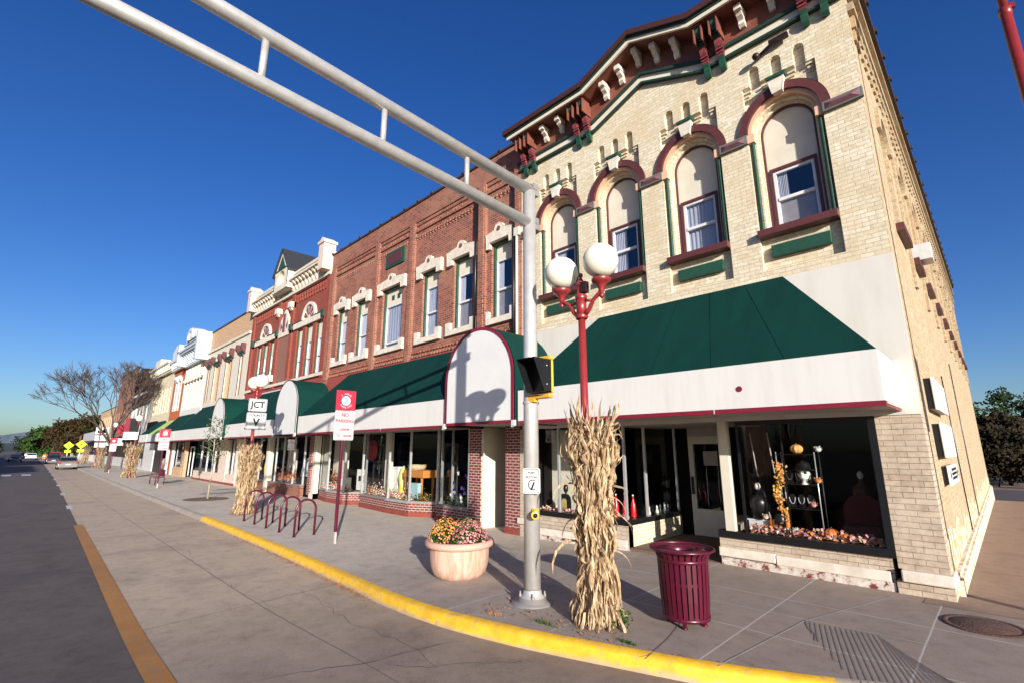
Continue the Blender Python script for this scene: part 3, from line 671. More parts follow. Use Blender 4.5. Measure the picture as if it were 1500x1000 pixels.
# ================================================================== red brick building (x -20.6..-8.05)
rb = thing('red_brick_building', 'red brick building with six stone-hooded windows and a green awning with white arched sign canopies', 'building', (-14.3, 0, -.12))
RW = [(-8.95, .56, .43), (-10.75, .73, .47), (-12.55, .73, .47), (-15.05, .98, .72), (-17.42, .73, .47), (-19.22, .68, .44)]
RX0, RX1 = -20.55, -8.06
holes = [rect(c-h, c+h, 5.74, 8.12) for c, w, h in RW]
m = MB(); m.sheet([(RX0, 2.7), (RX1, 2.7), (RX1, 11.0), (RX0, 11.0)], holes, .06, .22)
bays = [(-20.1, -16.45), (-16.1, -13.9), (-13.55, -9.95), (-9.6, -8.35)]
for x0, x1 in [(RX0, -20.1), (-16.45, -16.1), (-13.9, -13.55), (-9.95, -9.6), (-8.35, RX1)]:
    m.box(x0, x1, -.03, .06, 4.8, 10.25); m.box(x0+.05, x1-.05, -.06, -.03, 5.0, 10.15)
m.box(RX0, RX1, -.02, .06, 10.25, 11.0)
for x0, x1 in bays:
    m.box(x0, x1, -.0, .06, 9.86, 9.95); m.box(x0, x1, .02, .06, 10.12, 10.25)
    n = int((x1-x0)/.16)
    for i in range(n):
        u = x0+(x1-x0)*(i+.2)/n
        m.box(u, u+.085, .01, .06, 9.62, 9.70); m.box(u+.03, u+.055, .02, .06, 9.55, 9.62)
        m.box(u, u+.08, .0, .06, 9.95, 10.02)
        m.box(u, u+.07, .0, .06, 5.1, 5.17)
        m.box(u+.04, u+.11, .0, .06, 5.25, 5.31)
m.build('wall', RED_BR, rb)
m = MB(); n = 14
for i in range(n): m.box(RX0+(RX1-RX0)*i/n, RX0+(RX1-RX0)*(i+1)/n-.04, -.07, .35, 11.0, 11.07)
for i in range(n): m.box(RX0+(RX1-RX0)*i/n-.04, RX0+(RX1-RX0)*i/n+.06, -.10, .1, 11.05, 11.12)
m.build('coping', COPING, rb)
shell(rb, RX0, RX1, 10.9, 18, 3.4)
for c, w, h in RW:
    m = MB(); zt = 8.12
    m.prism([(c-w, 7.93), (c-h, 7.93), (c-h, zt), (c+h, zt), (c+h, 7.93), (c+w, 7.93), (c+w, 8.40), (c+.2, 8.48), (c+.12, 8.62), (c, 8.66), (c-.12, 8.62), (c-.2, 8.48), (c-w, 8.40)], -.06, .06)
    hd = m.build('window_hood', STONE, rb, bevel=.012)
    m = MB(); m.prism([(c+.07*math.cos(k*math.pi/6), 8.47+.07*math.sin(k*math.pi/6)) for k in range(12)], -.085, -.06); m.build('rosette', PURPLE, hd)
    m = MB(); m.prism([(c-w, 5.55), (c+w, 5.55), (c+w, 5.95), (c+h+.02, 5.95), (c+h+.02, 5.72), (c-h-.02, 5.72), (c-h-.02, 5.95), (c-w, 5.95)], -.05, .06); m.box(c-h-.02, c+h+.02, .0, .28, 5.60, 5.74); m.build('sill', STONE, rb, bevel=.01)
    B('green_casing', GREEN, rb, (c-h, c-h+.07, .14, .28, 5.74, 8.12), (c+h-.07, c+h, .14, .28, 5.74, 8.12), (c-h, c+h, .10, .28, 8.05, 8.12))
    big = h > .5
    B('transom_panel', CREAM, rb, (c-h+.07, c+h-.07, .22, .27, 7.58 if not big else 7.45, 8.05))
    if big: B('transom_lights', GREEN, rb, (c-.30, c-.1, .212, .22, 7.66, 7.86), (c+.1, c+.30, .212, .22, 7.66, 7.86))
    sash(rb, c-h+.07, c+h-.07, 5.76, 7.58 if not big else 7.45, .21, curtain=(1 if big else .55 if c < -17 else .95 if c < -12 else .35), blind=(1 if c in (-10.75, -8.95) else 0), split=.48 if not big else .12)
m = MB(); m.prism([(-15.6, 8.98), (-14.3, 8.98), (-14.3, 9.62), (-15.6, 9.62)], -.0, .06); pp = m.build('name_panel', GREEN, rb)
m = MB(); m.prism([(-15.35, 9.08), (-14.55, 9.08), (-14.46, 9.16), (-14.46, 9.44), (-14.55, 9.52), (-15.35, 9.52), (-15.44, 9.44), (-15.44, 9.16)], -.012, 0); m.build('panel_centre', MAROON, pp)
for x in (-9.98, -8.30): 
    m = MB(); m.tube([(x, -.08, 3.0 if x > -9 else 4.9), (x, -.08, 9.9)], .035, 8); m.build('downpipe', BLACK, rb)
m = MB(); m.tube([(-8.16, -.1, 3.0), (-8.16, -.1, 8.1)], .04, 8); m.box(-8.25, -8.05, -.14, -.02, 7.95, 8.2); m.build('downpipe', CREAM, rb)
B('red_fascia', M('brick_red_paint', (.30, .06, .045), .6), rb, (-20.5, -8.1, -.02, .058, 3.2, 5.05))
awning(rb, -19.42, -9.55, -17.95, -9.2, seams=9)
barrel(rb, -8.22, 1.28, 3.72)
barrel(rb, -20.66, 1.2, 3.72, border=False)
# shopfront, plan from right to left
BS('brick_pier', PIER_BR, rb, (-8.68, -8.16, -.02, .5, .03, 2.6), (-10.17, -9.66, -.02, .3, .03, 2.6), (-21.3, -21.0, -.02, .3, .05, 2.6))
BS('painted_pier_base', DRED_BR, rb, (-8.7, -8.15, -.04, .5, -.2, .03), (-10.19, -9.65, -.04, .3, -.2, .03))
B('stair_recess', CREAM, rb, (-9.66, -9.6, .0, 1.1, -.15, 2.6)); B('stair_wall', DARKROOM, rb, (-9.6, -8.2, 1.1, 1.15, -.15, 2.6), (-8.68, -8.6, .5, 1.1, -.15, 2.6))
d = B('stair_door', DARKWOOD, rb, (-9.45, -8.75, 1.02, 1.08, -.1, 2.1)); B('orange_notice', M('orange_wood', (.42, .12, .03), .5), d, (-9.5, -9.22, .98, 1.0, .55, 2.1))
BB = PIER_BR
m = MB(); m.box(-11.70, -10.17, .0, .15, .02, .30); m.prism([(-11.70, 0), (-12.1, .85), (-12.0, .9), (-11.5, .15)], .02, .30, 'z')
m.prism([(-13.1, -.08), (-14.5, -.05), (-16.75, .15), (-16.7, .3), (-14.45, .1), (-13.15, .07), (-12.25, .6), (-12.1, .5)], .02, .30, 'z')
m.prism([(-17.85, -.0), (-19.3, -.0), (-20.6, .25), (-20.6, .4), (-19.3, .15), (-17.9, .15), (-17.3, .7), (-17.15, .6)], .02, .30, 'z')
m.build('bulkhead', BB, rb)
m = MB(); m.box(-11.72, -10.17, -.02, .15, -.2, .02)
m.prism([(-13.07, -.11), (-14.5, -.08), (-16.78, .12), (-16.7, .75), (-12.25, .75), (-12.07, .5)], -.2, .02, 'z')
m.prism([(-17.83, -.03), (-19.32, -.03), (-20.6, .22), (-20.6, .4), (-17.3, .75), (-17.12, .58)], -.2, .02, 'z')
m.build('bulkhead_base', DRED_BR, rb)
m = MB(); m.box(-11.72, -10.17, -.03, .16, .30, .36)
m.prism([(-13.07, -.11), (-14.5, -.08), (-16.78, .12), (-16.7, .75), (-12.25, .75), (-12.07, .5)], .301, .36, 'z')
m.prism([(-17.83, -.03), (-19.32, -.03), (-20.6, .22), (-20.6, .4), (-17.3, .75), (-17.12, .58)], .301, .36, 'z'); m.build('shop_sill', GALVD, rb)
m = MB()
pl = [[(-11.70, 0.03), (-10.2, .03)], [(-11.70, .03), (-12.05, .85)], [(-13.12, -.05), (-14.48, -.02)], [(-13.12, -.05), (-12.15, .52)], [(-14.48, -.02), (-16.7, .18)], [(-17.85, .02), (-19.3, .02)], [(-17.85, .02), (-17.2, .6)], [(-19.3, .02), (-20.6, .27)]]
for (a, b), (c, d_) in pl: m.quad((a, b, .36), (c, d_, .36), (c, d_, 2.6), (a, b, 2.6))
m.build('shop_pane', GLASS, rb)
for x, y in ((-10.2, .0), (-11.70, .0), (-12.05, .85), (-13.12, -.07), (-14.48, -.04), (-12.15, .5), (-16.7, .16), (-17.85, .0), (-19.3, .0), (-17.2, .58), (-20.6, .27)): B('mullion', ALU, rb, (x-.025, x+.025, y-.02, y+.05, .30, 2.6))
BS('window_sill_trim', ALU, rb, (-14.48, -13.12, -.125, -.112, .28, .36), (-19.3, -17.85, -.05, -.035, .28, .36))
B('shop_interior', DARKROOM, rb, (-20.5, -9.7, 4.5, 4.6, 0, 3), (-20.5, -9.7, .9, 4.5, -.12, -.1), (-9.75, -9.7, 1.1, 4.5, 0, 2.6))
B('display_floor', DARKROOM, rb, (-11.6, -10.2, .16, 1, .1, .33), (-14.4, -13.2, .1, 1.2, .1, .33), (-19.3, -17.9, .16, 1.2, .1, .33))
BS('shop_column', CREAM, rb, (-15.75, -15.5, .55, .75, .3, 2.6), (-20.85, -20.6, -.02, .2, -.1, 2.6), (-21.0, -20.6, -.03, .2, -.1, .12))
for x in (-11.95, -16.6):
    d = B('shop_door', BLACK, rb, (x-.0, x+.06, .95, 1.0, 0, 2.2), (x-.75, x-.69, .95, 1.0, 0, 2.2), (x-.69, x, .95, 1.0, .0, .25), (x-.69, x, .95, 1.0, 2.1, 2.2)); B('door_pane', GLASS, d, (x-.69, x, .97, .98, .25, 2.1))
B('cream_partition', CREAM, rb, (-20.5, -19.0, .7, .75, .3, 2.6))
B('soffit', SOFFIT, rb, (-21.9, -8.1, -1.33, .9, 2.62, 2.66))
B('shop_lintel', DARKROOM, rb, (-20.55, -8.1, .06, .3, 2.66, 3.3))

# ================================================================== ornate red brick building (x -31.6..-20.6)
ob = thing('gabled_brick_building', 'deep red brick building with fanlight windows, cream bracketed cornice and a small slate gable', 'building', (-26, 0, -.12))
X0, X1 = -31.55, -20.57
WG = [(-23.98, .38), (-22.80, .42), (-21.62, .38), (-30.05, .38), (-29.0, .42), (-27.95, .38)]
m = MB(); m.sheet([(X0, 2.7), (X1, 2.7), (X1, 10.4), (X0, 10.4)], [rect(c-h, c+h, 5.5, 8.02) for c, h in WG], .04, .2)
for x0, x1 in [(X0, X0+.35), (-27.15, -26.8), (-25.2, -24.85), (X1-.35, X1)]: m.box(x0, x1, -.06, .04, 5.2, 10.1)
for x0, x1 in ((-31.1, -27.3), (-24.75, -21.0), (-26.7, -25.3)):
    n = int((x1-x0)/.3)
    for i in range(n):
        u = x0+(x1-x0)*(i+.2)/n; m.box(u, u+.16, -.05, .04, 9.75, 9.95); m.box(u+.02, u+.14, -.02, .04, 9.55, 9.75)
m.build('wall', DRED_BR, ob)
shell(ob, X0, X1, 10.8, 18, 3.4)
B('checker_panel', M('mottled_brick', (.32, .12, .08), .8, c2=(.12, .08, .06), ns=18), ob, (-26.7, -25.3, .0, .04, 5.5, 8.1))
for c, h in WG:
    B('green_casing', GREEN, ob, (c-h, c-h+.07, .12, .24, 5.5, 8.02), (c+h-.05, c+h, .12, .24, 5.5, 8.02)); B('transom_panel', CREAM, ob, (c-h+.07, c+h-.05, .18, .23, 7.25, 8.02))
    sash(ob, c-h+.07, c+h-.05, 5.52, 7.25, .18, curtain=.4)
B('sill_course', STONE, ob, (X0, X1, -.08, .12, 5.30, 5.45), bevel=.01)
m = MB()
for x0, x1 in ((-30.7, -27.3), (-24.7, -21.1)): m.box(x0, x1, -.06, .04, 8.06, 8.36)
m.box(-27.15, -24.85, -.06, .04, 7.95, 8.2)
m.build('lintel_band', STONE, ob, bevel=.01)
BS('lintel_cap', GREEN, ob, (-30.8, -29.7, -.09, .04, 8.36, 8.41), (-28.3, -27.2, -.09, .04, 8.36, 8.41), (-24.8, -23.6, -.09, .04, 8.36, 8.41), (-22.0, -20.9, -.09, .04, 8.36, 8.41))
for x in (-31.0, -27.0, -25.0, -21.05): B('capital', GREEN, ob, (x-.13, x+.13, -.14, .04, 8.1, 8.45))
for c in (-28.95, -22.8):
    m = MB(); m.prism(arc(c, 8.38, .82, 0, 180, 20)+arc(c, 8.38, .68, 180, 0, 20), -.08, .04); f = m.build('fanlight', STONE, ob)
    m = MB(); m.prism(arc(c, 8.38, .67, 0, 180, 20), -.0, .04); m.build('fan_back', STONE, f)
    m = MB()
    for k in range(5):
        a0 = 12+36*k-4; m.prism([(c+.18*math.cos(R(a0)), 8.38+.18*math.sin(R(a0)))]+arc(c, 8.38, .64, a0-6, a0+16, 3)+[(c+.18*math.cos(R(a0+10)), 8.38+.18*math.sin(R(a0+10)))], -.03, 0)
    m.build('fan_blade', PURPLE, f)
m = MB(); m.prism([(-26.75, 8.2), (-25.25, 8.2), (-25.45, 8.9), (-26.0, 9.45), (-26.55, 8.9)], -.06, .04); f = m.build('pointed_panel', STONE, ob)
m = MB(); m.box(-26.15, -25.85, -.1, -.06, 8.2, 9.2); m.prism([(-26.5, 8.3), (-26.25, 8.5), (-26.5, 8.75)], -.08, -.06); m.prism([(-25.5, 8.3), (-25.75, 8.5), (-25.5, 8.75)], -.08, -.06); m.build('panel_carving', PURPLE, f)
m = MB(); m.box(X0, X1, -.12, .1, 10.10, 10.25); m.box(X0, X1, -.05, .1, 10.25, 10.75); m.box(X0, X1, -.45, .1, 10.75, 10.85); m.box(X0, X1, -.10, .1, 10.85, 11.15); m.box(X0, X1, -.22, .15, 11.15, 11.28)
for x in (-26.95, -25.05): m.box(x-.2, x+.2, -.25, .1, 9.35, 9.65); m.prism([(0, 9.2), (-.1, 9.2), (-.22, 9.35), (0, 9.35)], x-.12, x+.12, 'x')
m.build('cornice', CREAM, ob)
n = 26
for i in range(n):
    x = X0+.3+(X1-X0-.6)*i/(n-1)
    if abs(x+26) < .8: continue
    m = MB(); m.prism([(-.04, 10.26), (-.14, 10.26), (-.2, 10.4), (-.18, 10.5), (-.34, 10.6), (-.38, 10.74), (-.04, 10.74)], x-.085, x+.085, 'x'); m.build('cornice_bracket', M('cornice_cream', (.60, .50, .40), .6) if i == 0 else bpy.data.materials['cornice_cream'], ob)
for x in (X0+.3, X1-.3):
    m = MB(); m.box(x-.28, x+.28, -.5, .1, 10.3, 11.6); m.box(x-.34, x+.34, -.56, .15, 11.6, 11.75); m.prism([(x-.3, 11.75), (x+.3, 11.75), (x, 11.95)], -.5, .1); m.build('corner_pier', PINKST, ob, bevel=.01)
m = MB()
m.sheet([(-27.0, 10.5), (-25.0, 10.5), (-25.0, 11.5), (-26.0, 12.85), (-27.0, 11.5)], [archhole(-26, .5, 10.75, 11.1, 10)], -.5, .3); m.box(-27.0, -26.9, -.5, .2, 10.5, 11.5); m.box(-25.1, -25.0, -.5, .2, 10.5, 11.5)
m.box(-27.1, -24.9, -.55, -.1, 10.42, 10.55); gd = m.build('gable', CREAM, ob)
m = MB(); m.prism([(-25.95, 12.9), (-24.85, 11.45), (-24.85, 11.4), (-26, 12.78)], -.6, 1.4); m.prism([(-26.05, 12.9), (-27.15, 11.45), (-27.15, 11.4), (-26, 12.78)], -.6, 1.4); m.build('gable_roof', SLATE, gd)
B('gable_niche', M('niche_peach', (.62, .30, .14), .7), gd, (-26.55, -25.45, -.2, -.15, 10.6, 11.7))
m = MB(); m.prism([(-26.5, 11.75), (-25.5, 11.75), (-26, 12.45)], -.53, -.5); m.box(-26.8, -25.2, -.54, -.5, 11.64, 11.70); m.build('gable_trim', GREEN, gd)
awning(ob, -29.45, -21.9, -28.2, -22.9, seams=6)
B('red_fascia', bpy.data.materials['brick_red_paint'], ob, (X0, X1, -.03, .038, 3.2, 5.2)); B('white_flashing', WHITE, ob, (-28.3, -22.8, -.09, -.03, 5.0, 5.06))
barrel(ob, -31.0, 1.2, 3.7, border=False)
B('soffit', SOFFIT, ob, (-32, -21.9, -1.33, .9, 2.62, 2.66)); B('shop_lintel', DARKROOM, ob, (X0, X1, .05, .3, 2.66, 3.3))
BS('bulkhead', RED_BR, ob, (-26.2, -22.0, -.0, .15, -.2, .36), (-30.9, -26.6, -.0, .15, -.2, .36)); B('shop_sill', GALVD, ob, (-30.9, -22.0, -.03, .16, .36, .42))
BS('cream_column', CREAM, ob, (-26.6, -26.25, -.06, .2, -.15, 2.6), (-31.5, -30.7, -.02, .2, -.15, 2.6))
for x in (-21.9, -23.1, -24.4, -25.4, -27.8, -29.2): B('mullion', ALU, ob, (x-.03, x+.03, 0, .06, .4, 2.6))
m = MB(); m.quad((-30.7, .04, .42), (-21.4, .04, .42), (-21.4, .04, 2.6), (-30.7, .04, 2.6)); m.build('shop_pane', GLASS, ob)
B('shop_interior', DARKROOM, ob, (X0, X1, 3.5, 3.6, 0, 3), (X0, X1, .2, 3.5, -.1, .3)); B('cream_partition', CREAM, ob, (-26.2, -25.0, .9, .95, .3, 2.0))
B('window_box_unit', WHITE, ob, (-27.3, -26.9, -.3, .1, 5.6, 5.95))

# ================================================================== the rest of the row
def row_house(name, label, x0, x1, ztop, wallmat, wins, shop=(CREAM, CREAM), holes_z=None, hood=None, cornice=None, zsill=5.3, body=12, cas=MAROON):
    t = thing(name, label, 'building', ((x0+x1)/2, 0, -.12))
    hz_ = holes_z or (5.4, 8.2)
    m = MB(); m.sheet([(x0, 2.7), (x1, 2.7), (x1, ztop), (x0, ztop)], [rect(c-h, c+h, *hz_) for c, h in wins], .03, .2); m.build('wall', wallmat, t)
    shell(t, x0, x1, ztop-.1, body, 3.4)
    m = MB(); m.box(x0, x1, -.03, .35, ztop, ztop+.09); m.build('coping', COPING, t)
    for c, h in wins:
        w = sash(t, c-h, c+h, hz_[0], hz_[1], .17, curtain=.5)
    return t
t = row_house('buff_brick_building', 'pale building with a plain buff brick parapet above cream panels and maroon window brackets', -41.5, -31.6, 10.75, BUFF_BR,
              [(-33.0, .22), (-35.4, .26), (-36.1, .26), (-38.2, .26), (-38.9, .26), (-40.7, .22)], holes_z=(5.35, 7.9))
BS('cream_facing', CREAM, t, (-41.45, -40.95, -.04, .02, 5.2, 9.2), (-40.45, -39.2, -.04, .02, 5.2, 9.2), (-37.9, -36.4, -.04, .02, 5.2, 9.2), (-35.1, -33.25, -.04, .02, 5.2, 9.2), (-32.75, -31.65, -.04, .02, 5.2, 9.2), (-41.45, -31.65, -.05, .02, 8.5, 9.1), (-41.45, -31.65, -.16, .02, 9.1, 9.25), (-41.45, -31.65, -.05, .02, 5.0, 5.3))
for c in (-33.0, -35.75, -38.55, -40.7):
    w = .75 if c in (-35.75, -38.55) else .4
    m = MB(); m.box(c-w, c+w, -.16, -.05, 8.05, 8.2); m.box(c-w+.1, c+w-.1, -.12, -.05, 7.9, 8.05); m.build('hood', GREEN, t)
    for s in (-1, 1):
        m = MB(); m.prism([(-.05, 7.9), (-.2, 8.1), (-.34, 8.25), (-.3, 8.6), (-.05, 8.6)], c+s*(w+.12)-.1, c+s*(w+.12)+.1, 'x'); m.build('hood_bracket', MAROON, t)
for x in (-40.95, -40.45, -39.25, -37.85, -36.45, -35.05, -33.3, -32.75):
    B('maroon_strip', MAROON, t, (x-.035, x+.035, -.07, -.04, 5.3, 7.95))
B('red_fascia', bpy.data.materials['brick_red_paint'], t, (-41.5, -31.6, -.03, .028, 3.2, 5.0))
awning(t, -42.2, -32.25, -40.9, -32.6, seams=5)
B('soffit', SOFFIT, t, (-42.2, -32, -1.33, .5, 2.62, 2.66)); B('shop_lintel', DARKROOM, t, (-41.5, -31.6, .04, .3, 2.66, 3.3))
BS('pink_pier', PINKST, t, (-35.2, -33.6, -.04, .2, -.15, 2.6), (-31.9, -31.6, -.04, .2, -.15, 2.6)); BS('bulkhead', PINKST, t, (-33.6, -31.9, -.02, .15, -.15, .5), (-41.5, -35.2, -.02, .15, -.15, .5)); B('painted_base', DRED_BR, t, (-41.5, -31.6, -.06, -.02, -.2, .0))
B('shop_interior', DARKROOM, t, (-41.4, -31.7, 2.5, 2.6, 0, 3), (-41.4, -31.7, .2, 2.5, -.1, .3)); BS('mullion', ALU, t, (-32.6, -32.55, 0, .05, .5, 2.6), (-36.5, -36.44, 0, .05, .5, 2.6), (-38.4, -38.34, 0, .05, .5, 2.6), (-40, -39.94, 0, .05, .5, 2.6))
B('shop_pane', GLASS, t, (-33.6, -31.9, .05, .055, .5, 2.6), (-41.5, -35.2, .05, .055, .5, 2.6))
SILV = M('silver_paint', (.45, .50, .56), .5, c2=(.35, .39, .44), ns=5)
t = row_house('silver_corniced_building', 'cream pilastered building with an ornate silver grey pedimented cornice', -48.5, -41.55, 10.2, CREAM, [(-42.6+-1.0*k, .2) for k in range(6)], holes_z=(5.3, 7.5))
for k in range(7): B('pilaster', CREAM, t, (-42.2-1.0*k, -42.0-1.0*k, -.12, .02, 5.1, 8.6)); 
for k in range(6):
    m = MB(); m.box(-42.9-k, -42.3-k, -.22, .02, 7.6, 7.8); m.ball((-42.6-k, -.2, 7.55), .14, 8, 6); m.build('hood', CREAM, t)
m = MB(); m.box(-48.5, -41.55, -.25, .02, 8.85, 9.05); m.box(-48.5, -41.55, -.12, .02, 9.05, 9.8); m.box(-48.5, -41.55, -.8, .02, 9.8, 9.95); m.box(-48.5, -41.55, -.9, .1, 9.95, 10.15); m.box(-48.3, -41.75, -.5, .1, 10.15, 10.6); m.box(-48.5, -41.55, -.6, .1, 10.6, 10.75)
m.prism([(-46.6, 10.75), (-43.4, 10.75), (-43.4, 11.0), (-43.8, 11.05), (-44.1, 11.5), (-45.0, 11.75), (-45.9, 11.5), (-46.2, 11.05), (-46.6, 11.0)], -.7, .1)
m.box(-42.0, -41.5, -.95, .1, 8.7, 10.9); m.box(-48.5, -48.1, -.9, .1, 8.9, 10.8); m.build('cornice', SILV, t, bevel=.02)
m = MB(); m.prism(arc(-45.0, 10.75, .9, 0, 180, 14)+arc(-45.0, 10.75, .65, 180, 0, 14), -.85, -.7); m.build('cornice_arch', WHITE, t)
for k in range(9):
    x = -42.4-k*.7; m = MB(); m.prism([(-.12, 9.1), (-.25, 9.1), (-.45, 9.4), (-.7, 9.8), (-.12, 9.8)], x-.1, x+.1, 'x'); m.build('cornice_bracket', SILV, t)
awning(t, -48.3, -42.25, -48.3, -43.0, zt=4.75, seams=4); B('white_flashing', VINYL, t, (-48.4, -41.6, -.1, .02, 4.6, 5.2))
B('soffit', SOFFIT, t, (-48.5, -41.5, -1.33, .5, 2.62, 2.66)); B('tan_bulkhead', BUFF_BR, t, (-48.4, -45.2, -.05, .15, -.2, .6), (-45.2, -44.7, -.02, .2, -.2, 2.6)); B('white_door', WFRAME, t, (-44.2, -44.1, .2, .26, 0, 2.2), (-43.2, -43.1, .2, .26, 0, 2.2), (-44.1, -43.2, .2, .26, 2.1, 2.2))
B('shop_interior', DARKROOM, t, (-48.4, -41.6, 1.5, 1.6, -.1, 2.7)); B('shop_pane', GLASS, t, (-48.3, -45.2, .1, .105, .6, 2.6)); B('poster', PINKST, t, (-47.6, -46, .3, .32, .7, 1.8))
ORP = M('orange_painted_brick', (.46, .115, .04), .75, c2=(.38, .09, .03), ns=10)
t = row_house('orange_painted_building', 'narrow orange painted building with two tall white windows and a white cornice', -53.3, -48.55, 9.0, ORP, [(-50.3, .35), (-51.6, .35)], holes_z=(5.4, 7.9))
for c in (-50.3, -51.6):
    m = MB(); m.box(c-.45, c+.45, -.12, .02, 7.9, 8.2); m.box(c-.45, c-.3, -.05, .02, 5.3, 7.9); m.box(c+.3, c+.45, -.05, .02, 5.3, 7.9); m.ball((c, -.1, 8.25), .2, 8, 6); m.build('hood', WHITE, t)
m = MB(); m.box(-53.3, -48.55, -.3, .1, 9.0, 9.2); m.box(-53.3, -48.55, -.1, .1, 9.2, 9.7); m.box(-53.3, -48.55, -.6, .1, 9.7, 9.95); m.box(-52.0, -49.8, -.6, .1, 9.95, 10.5); m.prism([(-52.2, 10.5), (-49.6, 10.5), (-50.9, 11.1)], -.6, .1)
for k in range(7): m.box(-48.9-k*.62, -48.7-k*.62, -.5, 0, 9.2, 9.7)
m.build('cornice', WHITE, t)
a = awning(t, -53.2, -48.7, -52.5, -49.5, zt=4.5, zf=3.25, zb=2.6, mat=LIME, seams=3); BS('white_pilaster', WHITE, t, (-49.2, -48.9, -.1, .1, -.1, 2.6), (-51.4, -51.1, -.1, .1, -.1, 2.6)); B('orange_bulkhead', ORP, t, (-50.4, -49.8, 0, .1, -.1, 2.6)); B('shop_front', CREAM, t, (-53.2, -51.4, 0, .1, -.1, 1.2)); B('shop_interior', DARKROOM, t, (-53.2, -48.6, .5, .6, -.1, 2.7))
t = row_house('cream_corniced_building', 'cream building with bracketed white cornice behind the bare tree', -63.0, -53.35, 9.2, CREAM_BR, [(-54.6-1.2*k, .3) for k in range(7)], holes_z=(5.4, 7.9))
m = MB(); m.box(-63, -53.35, -.3, .1, 9.2, 9.4); m.box(-63, -53.35, -.1, .1, 9.4, 9.9); m.box(-63, -53.35, -.7, .1, 9.9, 10.1); m.box(-59.5, -57, -.7, .1, 10.1, 10.7)
for k in range(12): m.box(-53.7-k*.8, -53.45-k*.8, -.6, 0, 9.4, 9.9)
m.build('cornice', CREAM, t)
awning(t, -57.4, -53.5, -57.2, -54.0, zt=4.6, seams=3); B('dark_sign', DARKROOM, t, (-62.5, -58, -.2, .0, 3.2, 4.7)); B('shop_front', WHITE, t, (-63, -57.6, -.05, .1, -.1, 2.7)); B('entry', BLACK, t, (-57.2, -54.2, -.02, .1, -.1, 2.5)); B('shop_interior', DARKROOM, t, (-57.4, -53.4, .3, .4, -.1, 2.7))
GREYW = M('pale_grey_render', (.62, .58, .52), .8, c2=(.52, .48, .42), ns=1)
OCH = M('ochre_render', (.50, .36, .22), .8, c2=(.42, .3, .18), ns=1)
for nm, lb, x0, x1, zt, mt in (('pale_render_building', 'pale grey rendered building with a dark sloping canopy beyond the cream one', -77, -63.1, 8.6, GREYW), ('tall_brown_brick_building', 'taller brown brick building seen behind the bare tree branches', -92, -77.1, 12.4, BROWN_BR), ('ochre_building', 'ochre two-storey building near the yellow crossing signs', -112, -92.1, 8.2, OCH), ('white_low_building', 'low white building at the far end of the row', -140, -112.1, 5.2, WHITE), ('brown_low_building', 'low brown shop farthest down the row', -175, -144, 5.0, BROWN_BR)):
    ws = [(x0+1.6+k*2.4, .5) for k in range(int((x1-x0-2)/2.4)+1)] if zt > 6 else []
    t = row_house(nm, lb, x0, x1, zt, mt, ws, holes_z=(5.2, 7.2))
    B('shop_front', WHITE if mt is not WHITE else GREYW, t, (x0, x1, -.0, .1, -.15, 1.0)); B('shop_window', BLACK, t, (x0+.5, x1-.5, -.01, .1, 1.0, 2.7))
    m = MB(); m.prism([(.02, 3.6), (-1.2, 3.0), (-1.2, 2.75), (.02, 2.9)], x0+.5, x1-.5, 'x'); m.build('canopy', DARKROOM if zt > 8 else MAROON, t)
    if mt is GREYW: m = MB(); m.prism([(0, 8.3), (-.9, 7.5), (-.9, 7.3), (0, 7.8)], x0, x1, 'x'); m.build('dark_eave', DARKWOOD, t)
# opposite side of the street: low buildings whose shadows fall across the far road
for i, (nm, lb, x0, x1, h, mt) in enumerate((('opposite_shop', 'brown brick shop across the street nearest the corner', -34, -14, 7.2, BROWN_BR), ('opposite_shop', 'cream shop across the street beside the brown one', -60, -36, 8.4, GREYW), ('opposite_shop', 'dark red shop across the street', -92, -66, 9.5, DRED_BR), ('opposite_shop', 'ochre shop across the street far away', -126, -98, 7.5, OCH), ('opposite_shop', 'far low brick shop across the street with flat roof', -170, -134, 6.5, BROWN_BR))):
    t = thing(nm, lb, 'building', ((x0+x1)/2, -27, 0), 'shops across the street')
    B('wall', mt, t, (x0, x1, -38, -26, -.3, h)); B('coping', COPING, t, (x0-.1, x1+.1, -38.1, -25.9, h, h+.15))
    n = int((x1-x0)/3)
    for k in range(n):
        u = x0+1+(x1-x0-1)*k/n
        f = B('window', WFRAME, t, (u, u+1.1, -25.99, -25.93, 4.6, 4.68), (u, u+1.1, -25.99, -25.93, 6.2, 6.28), (u, u+.07, -25.99, -25.93, 4.68, 6.2), (u+1.03, u+1.1, -25.99, -25.93, 4.68, 6.2)); B('pane', BLACK, f, (u+.07, u+1.03, -25.99, -25.96, 4.68, 6.2))
        f = B('shop_window', BLACK, t, (u-.3, u+1.7, -25.99, -25.95, .5, 2.8))
    m = MB(); m.prism([(-25.9, 3.7), (-24.6, 3.1), (-24.6, 2.9), (-25.9, 2.9)], x0+.3, x1-.3, 'x'); m.build('canopy', CANVAS if i % 2 else MAROON, t)

